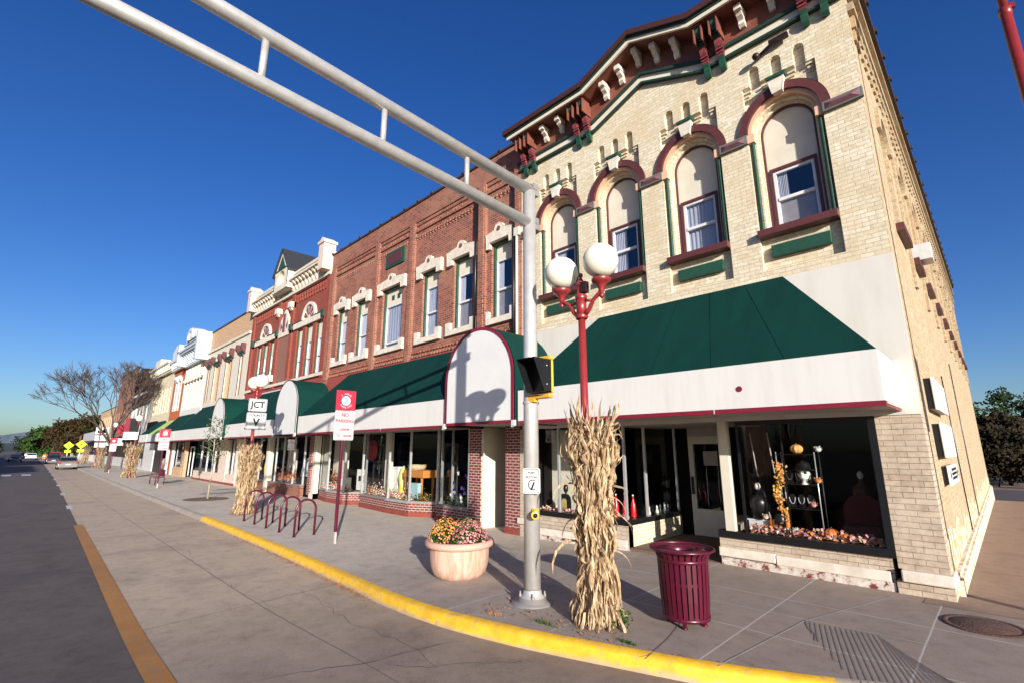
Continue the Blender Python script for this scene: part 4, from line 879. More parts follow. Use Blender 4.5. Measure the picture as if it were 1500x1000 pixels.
# ------------------------------------------------------------------ steel mast with ladder arm over the street
PX, PY = -4.03, -4.03
sp = thing('signal_mast', 'tall galvanised steel mast with a ladder-like double arm reaching over the street', 'mast', (PX, PY, zs(PX)))
z0 = zs(PX)
m = MB(); m.tube([(PX, PY, z0+.12), (PX, PY, 3.0), (PX, PY, 6.05)], [.115, .105, .098], 28); m.build('pole', GALV, sp)
m = MB(); m.lathe([(.0, .075), (.185, .075), (.19, .03), (.27, .03), (.29, .0), (.30, -.02)], (PX, PY, z0), 28); m.build('base_plate', GALVD, sp)
m = MB(); m.lathe([(.12, .17), (.128, .11), (.17, .078)], (PX, PY, z0), 28); m.build('base_collar', GALV, sp)
for k in range(4):
    a = R(45+90*k); m = MB(); m.tube([(PX+.165*math.cos(a), PY+.165*math.sin(a), z0+.07), (PX+.165*math.cos(a), PY+.165*math.sin(a), z0+.115)], .022, 6); m.tube([(PX+.165*math.cos(a), PY+.165*math.sin(a), z0+.07), (PX+.165*math.cos(a), PY+.165*math.sin(a), z0+.15)], .012, 6); m.build('anchor_bolt', GALVD, sp)
for zz in (6.09, 5.50):
    e = .012
    m = MB(); m.tube([(PX, PY+.10, zz), (PX, -9.0, zz+.17), (PX, -15, zz+.3)], [.088, .080, .07], 20); m.build('arm', GALV, sp)
    m = MB(); m.box(PX-.085, PX+.085, PY+.02, PY+.14, zz-.10, zz+.10); m.box(PX-.012, PX+.012, PY-.45, PY+.1, zz+.075, zz+.10)
    for s in (-1, 1): m.tube([(PX+s*.075, PY-.05, zz+.07), (PX+s*.075, PY+.17, zz+.07)], .007, 6); m.tube([(PX+s*.075, PY-.05, zz-.07), (PX+s*.075, PY+.17, zz-.07)], .007, 6)
    m.build('arm_clamp', GALVD, sp)
for y in (-5.33, -6.66, -8.06, -10.6, -13.2):
    f = (PY-y)/11*.31
    m = MB(); m.tube([(PX, y, 5.56+f), (PX, y, 6.03+f)], .036, 12); m.build('arm_strut', GALV, sp)
m = MB(); m.tube([(PX, PY, z0+.1), (PX, PY, z0+.11)], .01, 4)
ps = thing('pedestrian_signal', 'yellow pedestrian signal head with black box visor on the steel mast', 'signal', (PX+.22, PY, 2.8))
m = MB(); m.box(PX+.11, PX+.462, PY-.06, PY-.01, 2.77, 3.24); m.box(PX+.14, PX+.44, PY-.10, PY+.0, 2.70, 2.76); m.box(PX+.14, PX+.46, PY-.10, PY+.0, 3.24, 3.30); m.build('housing', SIGY, ps, bevel=.02)
V0, V1 = 2.78, 3.23; x0, x1 = PX+.12, PX+.45; ya, yb, yc = PY-.06, PY-.42, PY-.20
m = MB(); m.quad((x0, ya, V1), (x1, ya, V1), (x1, yb, V1), (x0, yb, V1)); m.quad((x0, ya, V0), (x0, ya, V1), (x0, yb, V1), (x0, yc, V0)); m.quad((x1, ya, V0), (x1, ya, V1), (x1, yb, V1), (x1, yc, V0)); m.quad((x0, ya-.004, V0), (x1, ya-.004, V0), (x1, ya-.004, V1), (x0, ya-.004, V1)); m.quad((x0, ya, V0), (x1, ya, V0), (x1, yc, V0), (x0, yc, V0))
v = m.build('visor', BLACK, ps); md = v.modifiers.new('s', 'SOLIDIFY'); md.thickness = .008
for zz in (2.88, 3.14): m = MB(); m.tube([(x1, PY-.16, zz), (x1+.014, PY-.16, zz)], .010, 8); m.build('visor_bolt', ALU, ps)
m = MB(); m.box(PX-.0, PX+.16, PY-.10, PY-.02, 3.24, 3.30); m.build('mounting_bracket', SIGY, ps); m = MB(); m.box(PX-.0, PX+.16, PY-.10, PY-.02, 2.66, 2.76); m.build('mounting_bracket', SIGY, ps); m = MB(); m.lathe([(.114, -.02), (.122, 0), (.114, .02)], (PX, PY, 2.66), 24); m.build('mounting_band', GALV, ps)
def text(s, size, mat, parent, M4, name='lettering', ext=.001, align='CENTER', sx=1, bold=.012):
    cu = bpy.data.curves.new(name, 'FONT'); cu.body = s; cu.size = size; cu.extrude = ext; cu.align_x = align; cu.align_y = 'CENTER'; cu.offset = size*bold
    o = bpy.data.objects.new(name, cu); S.collection.objects.link(o)
    me = bpy.data.meshes.new_from_object(o); bpy.data.objects.remove(o); bpy.data.curves.remove(cu)
    P0 = Vector(parent['_o'])
    me.transform(Matrix.Translation(-P0) @ M4 @ Matrix.Diagonal((sx, 1, 1, 1))); me.materials.clear(); me.materials.append(mat)
    ob = bpy.data.objects.new(name, me); S.collection.objects.link(ob); ob.parent = parent; ob['_o'] = tuple(P0)
    return ob
def face(x, y, z, yaw, roll=0):   # text plane facing direction yaw (deg, 0 = towards -y, 90 = towards +x)
    return Matrix.Translation((x, y, z)) @ Matrix.Rotation(R(yaw), 4, 'Z') @ Matrix.Rotation(R(90), 4, 'X') @ Matrix.Rotation(R(roll), 4, 'Z')
def rrect(w, h, r, n=5):
    o = []
    for cx, cz, a in ((w/2-r, h/2-r, 0), (-w/2+r, h/2-r, 90), (-w/2+r, -h/2+r, 180), (w/2-r, -h/2+r, 270)): o += arc(cx, cz, r, a, a+90, n)
    return o
def plate(name, w, h, M4, mat, parent, th=.012, r=.03, border=None, bcol=None, off=0, inset=.012):
    """flat sign plate; M4 maps local (x right, y up, z out) to the world"""
    m = MB(); m.prism(rrect(w, h, r), off-th, off, 'z'); m.v = [M4 @ p for p in m.v]; o = m.build(name, mat, parent)
    if border:
        m = MB(lambda x, y, z: (x, z, y)); m.sheet(rrect(w-2*inset, h-2*inset, r*.8), [rrect(w-2*inset-2*border, h-2*inset-2*border, r*.7)], off+.002); m.v = [M4 @ p for p in m.v]; m.build('border', bcol, o)
    return o
t = thing('push_button_sign', 'small white push button instruction plate on the steel mast', 'sign', (PX, PY-.12, 1.56))
F = face(PX+.12, PY-.13, 1.57, 30)
pl_ = plate('sign_plate', .24, .34, F, WHITE, t, border=.006, bcol=SIGNINK, th=.03)
text('PUSH', .04, SIGNINK, pl_, F @ Matrix.Translation((0, .11, .003))); text('BUTTON', .038, SIGNINK, pl_, F @ Matrix.Translation((0, .05, .003)))
m = MB(lambda x, y, z: (x, z, y)); m.sheet([(p[0], p[1]) for p in arc(.02, -.05, .07, 60, 300, 14)]+[(p[0], p[1]) for p in arc(.02, -.05, .058, 300, 60, 14)], [], .003); m.sheet([(-.02, -.12), (.01, -.12), (.05, -.02), (.03, -.01)], [], .003)
m.v = [F @ p for p in m.v]; m.build('symbol', SIGNINK, pl_)
t = thing('push_button', 'round yellow pedestrian push button on the steel mast', 'button', (PX+.15, PY-.05, 1.13))
m = MB(); m.box(PX+.09, PX+.15, PY-.10, PY-.02, 1.06, 1.2); m.tube([(PX+.13, PY-.10, 1.13), (PX+.22, PY-.17, 1.13)], .055, 16); m.build('button_housing', SIGY, t, bevel=.006)
m = MB(); m.tube([(PX+.215, PY-.165, 1.13), (PX+.235, PY-.18, 1.13)], .03, 12); m.build('button_face', BLACK, t)

# ------------------------------------------------------------------ street lamps
def lamp(label, x, y, dx=.335, one=False):
    z = zs(x)
    t = thing('street_lamp', label, 'street lamp', (x, y, z), 'twin globe street lamps along the pavement')
    m = MB(); m.lathe([(0, 0), (.11, 0), (.11, .04), (.085, .07), (.08, .5), (.075, .55), (.062, .6)], (x, y, z), 20); m.tube([(x, y, z+.5), (x, y, z+3.75)], [.058, .048], 16); m.build('post', LAMPRED, t)
    m = MB(); m.tube([(x, y, z+3.72), (x, y, z+4.02)], .07, 14); m.lathe([(.075, 3.70), (.09, 3.73), (.075, 3.76)], (x, y, z), 16); m.lathe([(.078, 3.98), (.085, 4.02), (.06, 4.05), (.055, 4.16), (.07, 4.18), (.03, 4.26), (.02, 4.29)], (x, y, z), 16); m.ball((x, y, z+4.32), .035, 12, 8); m.build('post_head', LAMPRED, t)
    for s in (-1, 1):
        gx = x+s*dx
        m = MB(); m.tube([(x+s*.05, y, z+3.75), (x+s*.12, y, z+3.80), (x+s*.2, y, z+3.93), (gx-s*.03, y, z+4.0), (gx, y, z+4.03)], [.035, .03, .026, .03, .03], 10); m.tube([(x+s*.06, y, z+3.95), (x+s*.16, y, z+3.93)], .02, 8)
        m.ball((gx, y, z+3.955), .035, 10, 8); m.lathe([(.02, 3.97), (.04, 4.03), (.05, 4.08), (.085, 4.12), (.12, 4.14), (.13, 4.17), (.125, 4.19)], (gx, y, z), 20)
        m.build('arm', LAMPRED, t)
        m = MB(); m.ball((gx, y, z+4.44), .235, 36, 24); m.build('globe', GLOBE, t)
    return t
l1 = lamp('twin globe street lamp on a red post nearest the corner, corn stalks tied round it', -2.98, -4.14)
m = MB(); m.box(-2.96, -2.86, -4.2, -4.12, 4.05, 4.2); m.build('photocell', DARKMET, l1)
l2 = lamp('twin globe street lamp on the post that carries the JCT county sign', -17.6, -3.6)
lamp('twin globe street lamp with a maroon banner beside the green awning', -46.6, -3.05)
lamp('twin globe street lamp at the second far corn bundle', -61.5, -2.9)
lamp('distant twin globe street lamp beyond the parked silver car', -76, -2.7)
# tall red post at the right edge of view; its shadow climbs the side wall
t = thing('red_signal_post', 'tall plain red steel post cut off by the top right edge of the picture', 'post', (1.73, -.40, 0))
m = MB(); m.tube([(1.73, -.40, 0), (1.73, -.40, 7.95)], [.07, .062], 18); m.tube([(1.73, -.40, 7.9), (1.73, -.40, 10.5)], .052, 18); m.build('post', LAMPRED, t)
m = MB(); m.lathe([(.052, 7.9), (.07, 7.92), (.07, 8.02), (.052, 8.03)], (1.73, -.40, 0), 20); m.box(1.78, 1.83, -.43, -.37, 7.98, 8.06); m.build('collar', LAMPRED, t)
m = MB(); m.box(1.80, 2.10, -.55, -.28, 2.8, 3.9); m.build('signal_head', SIGY, t, bevel=.02)

# ------------------------------------------------------------------ corn stalk bundles
def corn(label, x, y, h, seed, n=430, r0=.24, full=True, twine_z=None):
    rnd = random.Random(seed); z = zs(x)
    t = thing('corn_stalk_bundle', label, 'corn stalks', (x, y, z), 'corn stalk bundles tied to the posts')
    def rad(f): # profile of the bundle
        P_ = [(0, 1.0), (.12, .85), (.3, .72), (.45, .78), (.6, .74), (.72, .85), (.85, 1.05), (1, .85)]
        return lerpk(f, P_)*r0
    m = MB(); m.sm = True
    for i in range(n):
        a = rnd.uniform(0, 2*math.pi); f0 = rnd.random()**.8; zt = .1+f0*(h-.05)
        L_ = rnd.choice((rnd.uniform(.10, .3), rnd.uniform(.25, .65))); w = rnd.uniform(.005, .026)*(1 if full else 1.15)
        rr = rnd.uniform(.55, 1.15) if rnd.random() < .8 else rnd.uniform(1.1, 1.45); pts = []; N = 7; curl = rnd.uniform(-.5, .5); out = rnd.uniform(-.01, .05)
        if rnd.random() < .12: out = rnd.uniform(.03, .11)
        up = rnd.random() < (.08 if zt < h*.75 else .38); ph = rnd.uniform(0, 6)
        for k in range(N+1):
            q = k/N; zz = zt+(L_*q*.7 if up else -L_*q)
            zz = max(zz, .008+.012*rnd.random()); f_ = min(1, max(0, zz/h))
            ro = max(rad(f_)*rr, .05)+out*math.sin(q*math.pi)*1.2+(.12*q*f_ if up else 0)+(.10*max(0, .12-f_)*6)
            aa = a+curl*q*.6+.06*math.sin(q*6+ph)
            pts.append(Vector((x+ro*math.cos(aa)+rnd.gauss(0, .003), y+ro*math.sin(aa)+rnd.gauss(0, .003), z+zz)))
        tw = rnd.uniform(0, 3.1); tr = rnd.uniform(-2.2, 2.2); vs = []
        for k, p in enumerate(pts):
            q = k/N; ww = w*(.35+.65*math.sin(math.pi*min(1, .1+q*.9)))*(1 if q < .75 else max(.06, (1-q)*4))
            ang = tw+tr*q; rd = Vector((math.cos(a), math.sin(a), 0)); tn = Vector((-math.sin(a), math.cos(a), .3*math.sin(ph)))*math.cos(ang)+rd*math.sin(ang)
            vs += [tuple(p-tn*ww), tuple(p+rd*ww*rnd.uniform(.2, .8)), tuple(p+tn*ww)]
        m.add(vs, [f for k in range(N) for f in ((3*k, 3*k+1, 3*k+4, 3*k+3), (3*k+1, 3*k+2, 3*k+5, 3*k+4))])
    m.build('husk_leaves', HUSK, t)
    m = MB()
    for i in range(60 if full else 40):
        a = rnd.uniform(0, 6.28); r_ = (rnd.uniform(.35, .8))*r0
        top = h+rnd.uniform(-.35, .1); fl = rnd.uniform(.8, 1.5)
        m.tube([(x+1.15*r_*math.cos(a), y+1.15*r_*math.sin(a), z), (x+r_*.7*math.cos(a), y+r_*.7*math.sin(a), z+h*.5), (x+r_*fl*math.cos(a), y+r_*fl*math.sin(a), z+top)], [.014, .012, .005], 6)
        if i % 4 == 0:
            for k in range(7):
                b = rnd.uniform(0, 6.28); q = Vector((x+r_*fl*math.cos(a), y+r_*fl*math.sin(a), z+top)); m.tube([q, q+Vector((.09*math.cos(b), .09*math.sin(b), rnd.uniform(.05, .22)))], [.004, .002], 4)
    m.build('stalks', HUSK, t)
    # long drooping leaves
    m = MB()
    for i in range(9 if full else 6):
        a = rnd.uniform(0, 6.28); zt = rnd.uniform(.25, 1)*h; r_ = rad(zt/h)*.9; L_ = rnd.uniform(.14, .34); w = rnd.uniform(.016, .030); vs = []; N = 9
        for k in range(N+1):
            q = k/N; ro = r_+L_*(1-(1-q)**1.6); zz = zt+L_*(.55*q-1.25*q*q); tn = Vector((-math.sin(a), math.cos(a), .3*math.sin(q*5)))
            p = Vector((x+ro*math.cos(a+.2*q), y+ro*math.sin(a+.2*q), z+max(.02, zz))); ww = w*(1-q)**.6+.002
            vs += [tuple(p-tn*ww), tuple(p+Vector((0, 0, -ww*.5))), tuple(p+tn*ww)]
        m.add(vs, [f for k in range(N) for f in ((3*k, 3*k+1, 3*k+4, 3*k+3), (3*k+1, 3*k+2, 3*k+5, 3*k+4))])
    m.build('drooping_leaves', HUSK, t)
    m = MB()
    for tz in (.36, .68): 
        r_ = rad(tz)*1.02; m.tube([(x+r_*math.cos(k*.524), y+r_*math.sin(k*.524), z+h*tz+.02*math.sin(k*.524)) for k in range(13)], .006, 5)
    m.build('twine', BARK, t)
corn('tall dry corn stalk bundle tied round the nearest lamp post beside the trash can', -2.93, -4.08, 2.25, 3, n=1900, r0=.195)
corn('dry corn stalk bundle under the JCT county sign beside the bicycle hoops', -17.6, -3.6, 2.1, 5, n=1300, r0=.25, full=False)
corn('corn stalk bundle on the lamp post past the burgundy bench', -46.6, -3.05, 2.3, 8, n=500, r0=.40, full=False)
corn('small far corn stalk bundle right of the bare tree trunk', -72.5, -2.6, 2.4, 9, n=200, r0=.5, full=False)
corn('farthest corn stalk bundle behind the silver car', -92, -2.5, 2.4, 10, n=200, r0=.5, full=False)
def stray(pts, w):
    m = MB(); vs = []; n = len(pts)
    for k, p in enumerate(pts):
        ww = w*(1-k/(n-1))**.5+.002; vs += [(p[0]-ww*.5, p[1]-ww*.5, p[2]+ww*.6), (p[0], p[1], p[2]-ww*.4), (p[0]+ww*.5, p[1]+ww*.5, p[2]+ww*.5)]
    m.add(vs, [f for k in range(n-1) for f in ((3*k, 3*k+1, 3*k+4, 3*k+3), (3*k+1, 3*k+2, 3*k+5, 3*k+4))]); m.build('stray_leaf', HUSK, near_corn)
near_corn = [o for o in bpy.data.objects if o.name == 'corn_stalk_bundle'][0]
stray([(-3.06, -4.16, .86), (-3.15, -4.22, .90), (-3.25, -4.28, .86), (-3.34, -4.33, .76), (-3.38, -4.36, .62), (-3.38, -4.36, .50)], .03)
stray([(-3.05, -4.16, 1.50), (-3.16, -4.22, 1.58), (-3.28, -4.28, 1.56), (-3.36, -4.32, 1.46), (-3.38, -4.33, 1.34)], .024)
stray([(-2.80, -4.02, 1.52), (-2.70, -4.0, 1.56), (-2.58, -3.98, 1.54), (-2.50, -3.97, 1.50)], .03)
stray([(-2.80, -4.03, 1.38), (-2.66, -4.0, 1.26), (-2.52, -3.97, 1.14), (-2.42, -3.95, 1.06)], .014)
stray([(-2.84, -4.02, 2.05), (-2.72, -3.98, 2.16), (-2.60, -3.96, 2.18), (-2.54, -3.95, 2.10)], .022)
# weeds at the foot of the near bundle
t = thing('green_weed', 'leafy green weed at the foot of the nearest corn bundle', 'weed', (-2.72, -4.0, 0))
rnd = random.Random(2)
m = MB()
for i in range(150):
    a = rnd.uniform(0, 6.28); r_ = rnd.random()**.6*.16; p = Vector((-2.70+r_*math.cos(a), -4.0+r_*math.sin(a), rnd.uniform(.01, .24)*(1-r_*3))); d = Vector((rnd.uniform(-1, 1), rnd.uniform(-1, 1), rnd.uniform(-.2, .8))).normalized(); s = d.orthogonal().normalized()*.012; q = p+d*.045
    m.quad(tuple(p), tuple((p+q)/2+s), tuple(q), tuple((p+q)/2-s))
m.build('leaves', LEAFG, t)
m = MB()
for i in range(9): a = rnd.uniform(0, 6.28); m.tube([(-2.7, -4.0, 0), (-2.7+.1*math.cos(a), -4+.1*math.sin(a), .18)], .003, 4)
m.build('stems', LEAFG, t)

# ------------------------------------------------------------------ trash can
CX, CY = -2.17, -3.38
t = thing('trash_can', 'burgundy slatted steel trash can on the corner pavement', 'trash can', (CX, CY, 0))
m = MB(); n = 28
for k in range(n):
    a0, a1 = 2*math.pi*(k-.37)/n, 2*math.pi*(k+.37)/n; vs = []
    pr_ = [(.262, .10), (.278, .3), (.288, .55), (.293, .72), (.315, .79), (.362, .83)]
    for r_, z in pr_:
        for a in (a0, a1): vs.append((CX+r_*math.cos(a), CY+r_*math.sin(a), z))
        for a in (a1, a0): vs.append((CX+(r_-.008)*math.cos(a), CY+(r_-.008)*math.sin(a), z))
    m.add(vs, [(4*i+j, 4*i+(j+1) % 4, 4*i+4+(j+1) % 4, 4*i+4+j) for i in range(len(pr_)-1) for j in range(4)])
b = m.build('slatted_body', BURG, t)
for r_, z in ((.267, .10), (.291, .72)): m = MB(); m.lathe([(r_-.012, z-.02), (r_+.004, z-.02), (r_+.006, z+.02), (r_-.012, z+.02), (r_-.012, z-.02)], (CX, CY, 0), 40); m.build('band_ring', BURG, t)
m = MB(); m.lathe([(.276, .46), (.276, .49)], (CX, CY, 0), 40); m.tube([(CX+.364*math.cos(k*math.pi/20), CY+.364*math.sin(k*math.pi/20), .835) for k in range(41)], .014, 8, cap=False); m.build('top_ring', BURG, t)
m = MB(); m.lathe([(.345, .825), (.29, .80), (.265, .825), (.19, .84), (.15, .825), (.15, .77)], (CX, CY, 0), 40); m.build('lid', BURG, t)
m = MB(); m.lathe([(0, .12), (.225, .12), (.25, .45), (.26, .72), (.16, .77)], (CX, CY, 0), 32); m.build('liner', BLACK, t)
for k in range(4):
    a = R(20+90*k); p = (CX+.2*math.cos(a), CY+.2*math.sin(a))
    m = MB(); m.box(p[0]-.018, p[0]+.018, p[1]-.018, p[1]+.018, .02, .1); m.lathe([(0, 0), (.03, 0), (.03, .02), (0, .02)], (p[0], p[1], .001), 12); m.build('foot', BURG, t)

# ------------------------------------------------------------------ planter with two chrysanthemums
QX, QY = -6.06, -3.66; QZ = zs(QX)
AGG = M('pink_exposed_aggregate', (.38, .22, .15), .85, c2=(.56, .37, .28), ns=4, stretch=(3, 3, .6), bump=.5, bd=.004, obj=True)
AG2 = M('speckled_rim', (.46, .24, .18), .75, c2=(.60, .38, .30), ns=70, bump=.5, bd=.003, obj=True)
t = thing('concrete_planter', 'round pinkish concrete planter of flowers beside the steel mast', 'planter', (QX, QY, QZ))
m = MB(); m.lathe([(0, .0), (.36, .0), (.40, .02), (.45, .08), (.485, .18), (.50, .30), (.505, .46), (.50, .48)], (QX, QY, QZ), 48); m.build('bowl', AGG, t)
m = MB(); m.lathe([(.50, .46), (.55, .475), (.585, .505), (.59, .54), (.575, .575), (.54, .59), (.50, .575), (.475, .54), (.47, .45)], (QX, QY, QZ), 48); m.build('rim', AG2, t)
m = MB(); m.lathe([(0, .53), (.2, .52), (.47, .48)], (QX, QY, QZ), 24); m.build('soil', BARK, t)
def mum(label, cx, cy, r_, h, pal, seed, n=330):
    rnd = random.Random(seed); t = thing('chrysanthemum', label, 'flowers', (cx, cy, QZ+.5)); mats = pal
    m = MB()
    for i in range(n*5):
        th = rnd.uniform(0, 6.28); ph = math.acos(rnd.uniform(-.15, 1)); q = rnd.uniform(.6, .98)
        p = Vector((cx+r_*q*math.sin(ph)*math.cos(th), cy+r_*q*math.sin(ph)*math.sin(th), QZ+.54+h*q*math.cos(ph))); d = Vector((rnd.uniform(-1, 1), rnd.uniform(-1, 1), rnd.uniform(-.3, 1))).normalized(); s = d.orthogonal().normalized()*.011; e = p+d*.04
        m.quad(tuple(p), tuple((p+e)/2+s), tuple(e), tuple((p+e)/2-s))
    m.build('foliage', LEAFG, t)
    m = MB(); 
    for i in range(n):
        u = rnd.uniform(-.05, 1); th = i*2.39996; ph = math.acos(1-(i+.5)/n*1.02); 
        if rnd.random() < (.5 if ph > 1.2 else .14): continue
        d = Vector((math.sin(ph)*math.cos(th), math.sin(ph)*math.sin(th), math.cos(ph))); k = rnd.uniform(.88, 1.10)*(1+.06*math.sin(th*3+ph*5)); c = Vector((cx+r_*k*d.x, cy+r_*k*d.y, QZ+.54+h*k*d.z)); nrm = (d+Vector((rnd.uniform(-.4, .4), rnd.uniform(-.4, .4), rnd.uniform(0, .5)))).normalized()
        a = nrm.orthogonal().normalized(); b = nrm.cross(a); R_ = rnd.uniform(.013, .024); m.mi = rnd.randrange(len(mats)); vs = [tuple(c+nrm*R_*.35)]; P_ = 9
        for ring, (rr, hh, ofs) in enumerate(((.55, .45, .5), (1.0, .05, 0))):
            for j in range(P_):
                an = 2*math.pi*(j+ofs)/P_; q = rr*(1 if j % 1 == 0 else .8)*rnd.uniform(.85, 1.1); vs.append(tuple(c+(a*math.cos(an)+b*math.sin(an))*R_*q+nrm*R_*hh))
        fs = [(0, 1+j, 1+(j+1) % P_) for j in range(P_)]+[(1+j, 1+P_+j, 1+P_+(j+1) % P_, 1+(j+1) % P_) for j in range(P_)]
        m.add(vs, fs)
    m.build('blossoms', mats, t)
ORM = [M('orange_petal', (.72, .24, .03), .7), M('amber_petal', (.78, .36, .05), .7), M('rust_petal', (.52, .15, .04), .7), M('peach_petal', (.70, .32, .16), .7)]
PKM = [M('pink_petal', (.62, .18, .20), .7), M('rose_petal', (.52, .12, .17), .7), M('pale_pink_petal', (.72, .30, .30), .7)]
mum('orange chrysanthemum on the left side of the concrete planter', QX-.24, QY-.10, .30, .33, ORM, 1, 420)
mum('pink chrysanthemum on the right side of the concrete planter', QX+.20, QY+.04, .31, .33, PKM, 2, 420)
mum('small amber and green chrysanthemum at the back of the concrete planter', QX-.12, QY+.25, .22, .34, [ORM[1], LEAFG, YELO], 3, 200)

# ------------------------------------------------------------------ bicycle hoops
for i, (x, lb) in enumerate(((-11.95, 'burgundy bicycle hoop nearest the parking sign, rightmost of the five'), (-12.93, 'second burgundy bicycle hoop from the parking sign'), (-13.9, 'middle burgundy hoop of the five bicycle hoops'), (-14.85, 'second burgundy bicycle hoop from the corn bundle'), (-15.78, 'burgundy bicycle hoop nearest the corn bundle, leftmost of the five'))):
    y0, y1 = -4.12, -3.62; r_ = (y1-y0)/2; yc = (y0+y1)/2; z = zs(x)
    t = thing('bicycle_hoop', lb, 'bike rack', (x, yc, z), 'bicycle hoops on the pavement')
    m = MB(); m.tube([(x, y0, z-.02), (x, y0, z+.62)]+[(x, yc-r_*math.cos(R(a)), z+.62+r_*math.sin(R(a))) for a in range(12, 180, 12)]+[(x, y1, z+.62), (x, y1, z-.02)], .027, 14); m.build('hoop', BURG, t)
    m = MB()
    for y in (y0, y1): m.lathe([(0, .006), (.05, .006), (.05, 0)], (x, y, z), 14)
    m.build('foot_flange', BURG, t)

# ------------------------------------------------------------------ signs
def parking_sign(label, x, y, detail=True, h=3.52, w=.50):
    z = zs(x); t = thing('parking_sign', label, 'sign', (x, y, z))
    m = MB(); m.box(x-.035, x+.03, y-.03, y+.03, z+.25, z+h-.02); m.build('post', BURG, t, bevel=.004)
    m = MB(); m.box(x-.03, x+.025, y-.024, y+.024, z-.02, z+.25); m.build('post_sleeve', GALV, t)
    F = face(x+.045, y, z+h-.24, 90); a = plate('two_hour_plate', w, .48, F, SIGNRED, t, r=.005)
    m = MB(); m.prism([(.115*math.cos(k*math.pi/14), .115*math.sin(k*math.pi/14)-.01) for k in range(28)], 0, .003, 'z'); m.v = [F @ p for p in m.v]; m.build('disc', WHITE, a)
    G = face(x+.045, y, z+h-.24-.24-.36, 90); b = plate('no_parking_plate', w, .70, G, WHITE, t, border=.010, bcol=PALERED, r=.03)
    if detail:
        text('2', .2, TEAL, a, F @ Matrix.Translation((0, -.01, .004)))
        for word, top in (('2 HOUR', True), ('PARKING', False)):
            n = len(word)
            for i, ch in enumerate(word):
                if ch == ' ': continue
                an = (90-(i-(n-1)/2)*17) if top else (270+(i-(n-1)/2)*17)
                text(ch, .06, WHITE, a, F @ Matrix.Translation((.165*math.cos(R(an)), -.01+.165*math.sin(R(an)), .002)) @ Matrix.Rotation(R(an-90 if top else an+90), 4, 'Z'))
        for s, yy, sz in (('NO', .24, .13), ('PARKING', .10, .115), ('2:00AM', -.10, .088), ('TO 6:00AM', -.25, .085)): text(s, sz, PALERED, b, G @ Matrix.Translation((0, yy, .004)), sx=.92, bold=.035)
    return t
parking_sign('near red and white two hour and NO PARKING sign on a burgundy post', -10.46, -3.77)
parking_sign('second red and white parking sign on a burgundy post beside the bench', -33.0, -3.5, True, 3.25)
parking_sign('small red and white parking sign on a burgundy post right of the bare tree', -57.5, -3.2, False, 3.1)
t = thing('junction_sign', 'two white plates reading JCT and COUNTY V on the second lamp post', 'sign', (-17.5, -3.6, 2.6))
F = face(-17.44, -3.58, 3.50, 90); a = plate('junction_plate', .60, .44, F, WHITE, t, border=.012, bcol=SIGNINK, r=.04); text('JCT', .30, SIGNINK, a, F @ Matrix.Translation((0, 0, .004)), sx=.95, bold=.03)
F = face(-17.44, -3.58, 2.96, 90); a = plate('county_plate', .64, .56, F, WHITE, t, border=.012, bcol=SIGNINK, r=.04); text('COUNTY', .11, SIGNINK, a, F @ Matrix.Translation((0, .18, .004)), sx=1.15, bold=.03); text('V', .34, SIGNINK, a, F @ Matrix.Translation((0, -.06, .004)), bold=.04)
m = MB(); m.box(-17.56, -17.45, -3.63, -3.53, 2.75, 2.8); m.box(-17.56, -17.45, -3.63, -3.53, 3.55, 3.6); m.box(-17.48, -17.455, -3.92, -3.24, 2.66, 2.72); m.build('sign_clamp', BLACK, t)
# far signs
def simple_sign(name, label, x, y, zc, plates, post=BURG, cat='sign', group=None):
    t = thing(name, label, cat, (x, y, zs(x)), group)
    m = MB(); m.tube([(x, y, zs(x)), (x, y, zc+.2)], .035, 8); m.build('post', post, t)
    for (yy, z0_, w, h, mt) in plates:
        m = MB(); m.box(x+.03, x+.06, y+yy-w/2, y+yy+w/2, z0_, z0_+h); m.build('plate', mt, t)
    return t
YG = M('fluorescent_yellow_green', (.55, .80, .01), .5)
def diamond(label, x, y, zc, s):
    t = thing('crossing_sign', label, 'sign', (x, y, zs(x)), 'yellow pedestrian crossing signs')
    m = MB(); m.tube([(x, y, zs(x)), (x, y, zc)], .05, 8); m.build('post', GALV, t)
    F = face(x+.06, y, zc, 90); m = MB(); m.prism([(-s, 0), (0, -s), (s, 0), (0, s)], -.01, .01, 'z'); m.v = [F @ p for p in m.v]; d = m.build('diamond_plate', YG, t)
    F2 = face(x+.06, y, zc-s-.25, 90); m = MB(); m.prism([(-s*.6, -.18), (s*.6, -.18), (s*.6, .18), (-s*.6, .18)], -.01, .01, 'z'); m.v = [F2 @ p for p in m.v]; m.build('arrow_plate', YG, t)
    m = MB(); m.ball((0, .45*s, .02), .09*s*1.3, 8, 6); m.prism([(-.12*s, -.05*s), (.1*s, .3*s), (.2*s, -.5*s), (.05*s, -.15*s), (-.2*s, -.5*s)], .012, .02, 'z'); m.v = [F @ p for p in m.v]; m.build('walking_figure', SIGNINK, d)
diamond('nearer yellow-green pedestrian crossing diamond sign beyond the silver car', -84, -3.7, 2.6, .56)
diamond('farther yellow-green pedestrian crossing diamond sign beyond the silver car', -92, -4.5, 2.5, .55)
simple_sign('shop_sign', 'white and red projecting sign cluster beyond the bare tree', -80, -2.2, 4.6, [(0, 3.9, 1.3, .8, WHITE), (0, 4.0, .9, .5, SIGNRED), (0, 3.0, 1.2, .7, WHITE), (0, 2.2, 1.1, .6, WHITE)])
simple_sign('shop_sign', 'white sign on twin red posts between the far corn bundles', -70, -1.8, 3.1, [(0, 2.4, 1.5, .8, WHITE)])
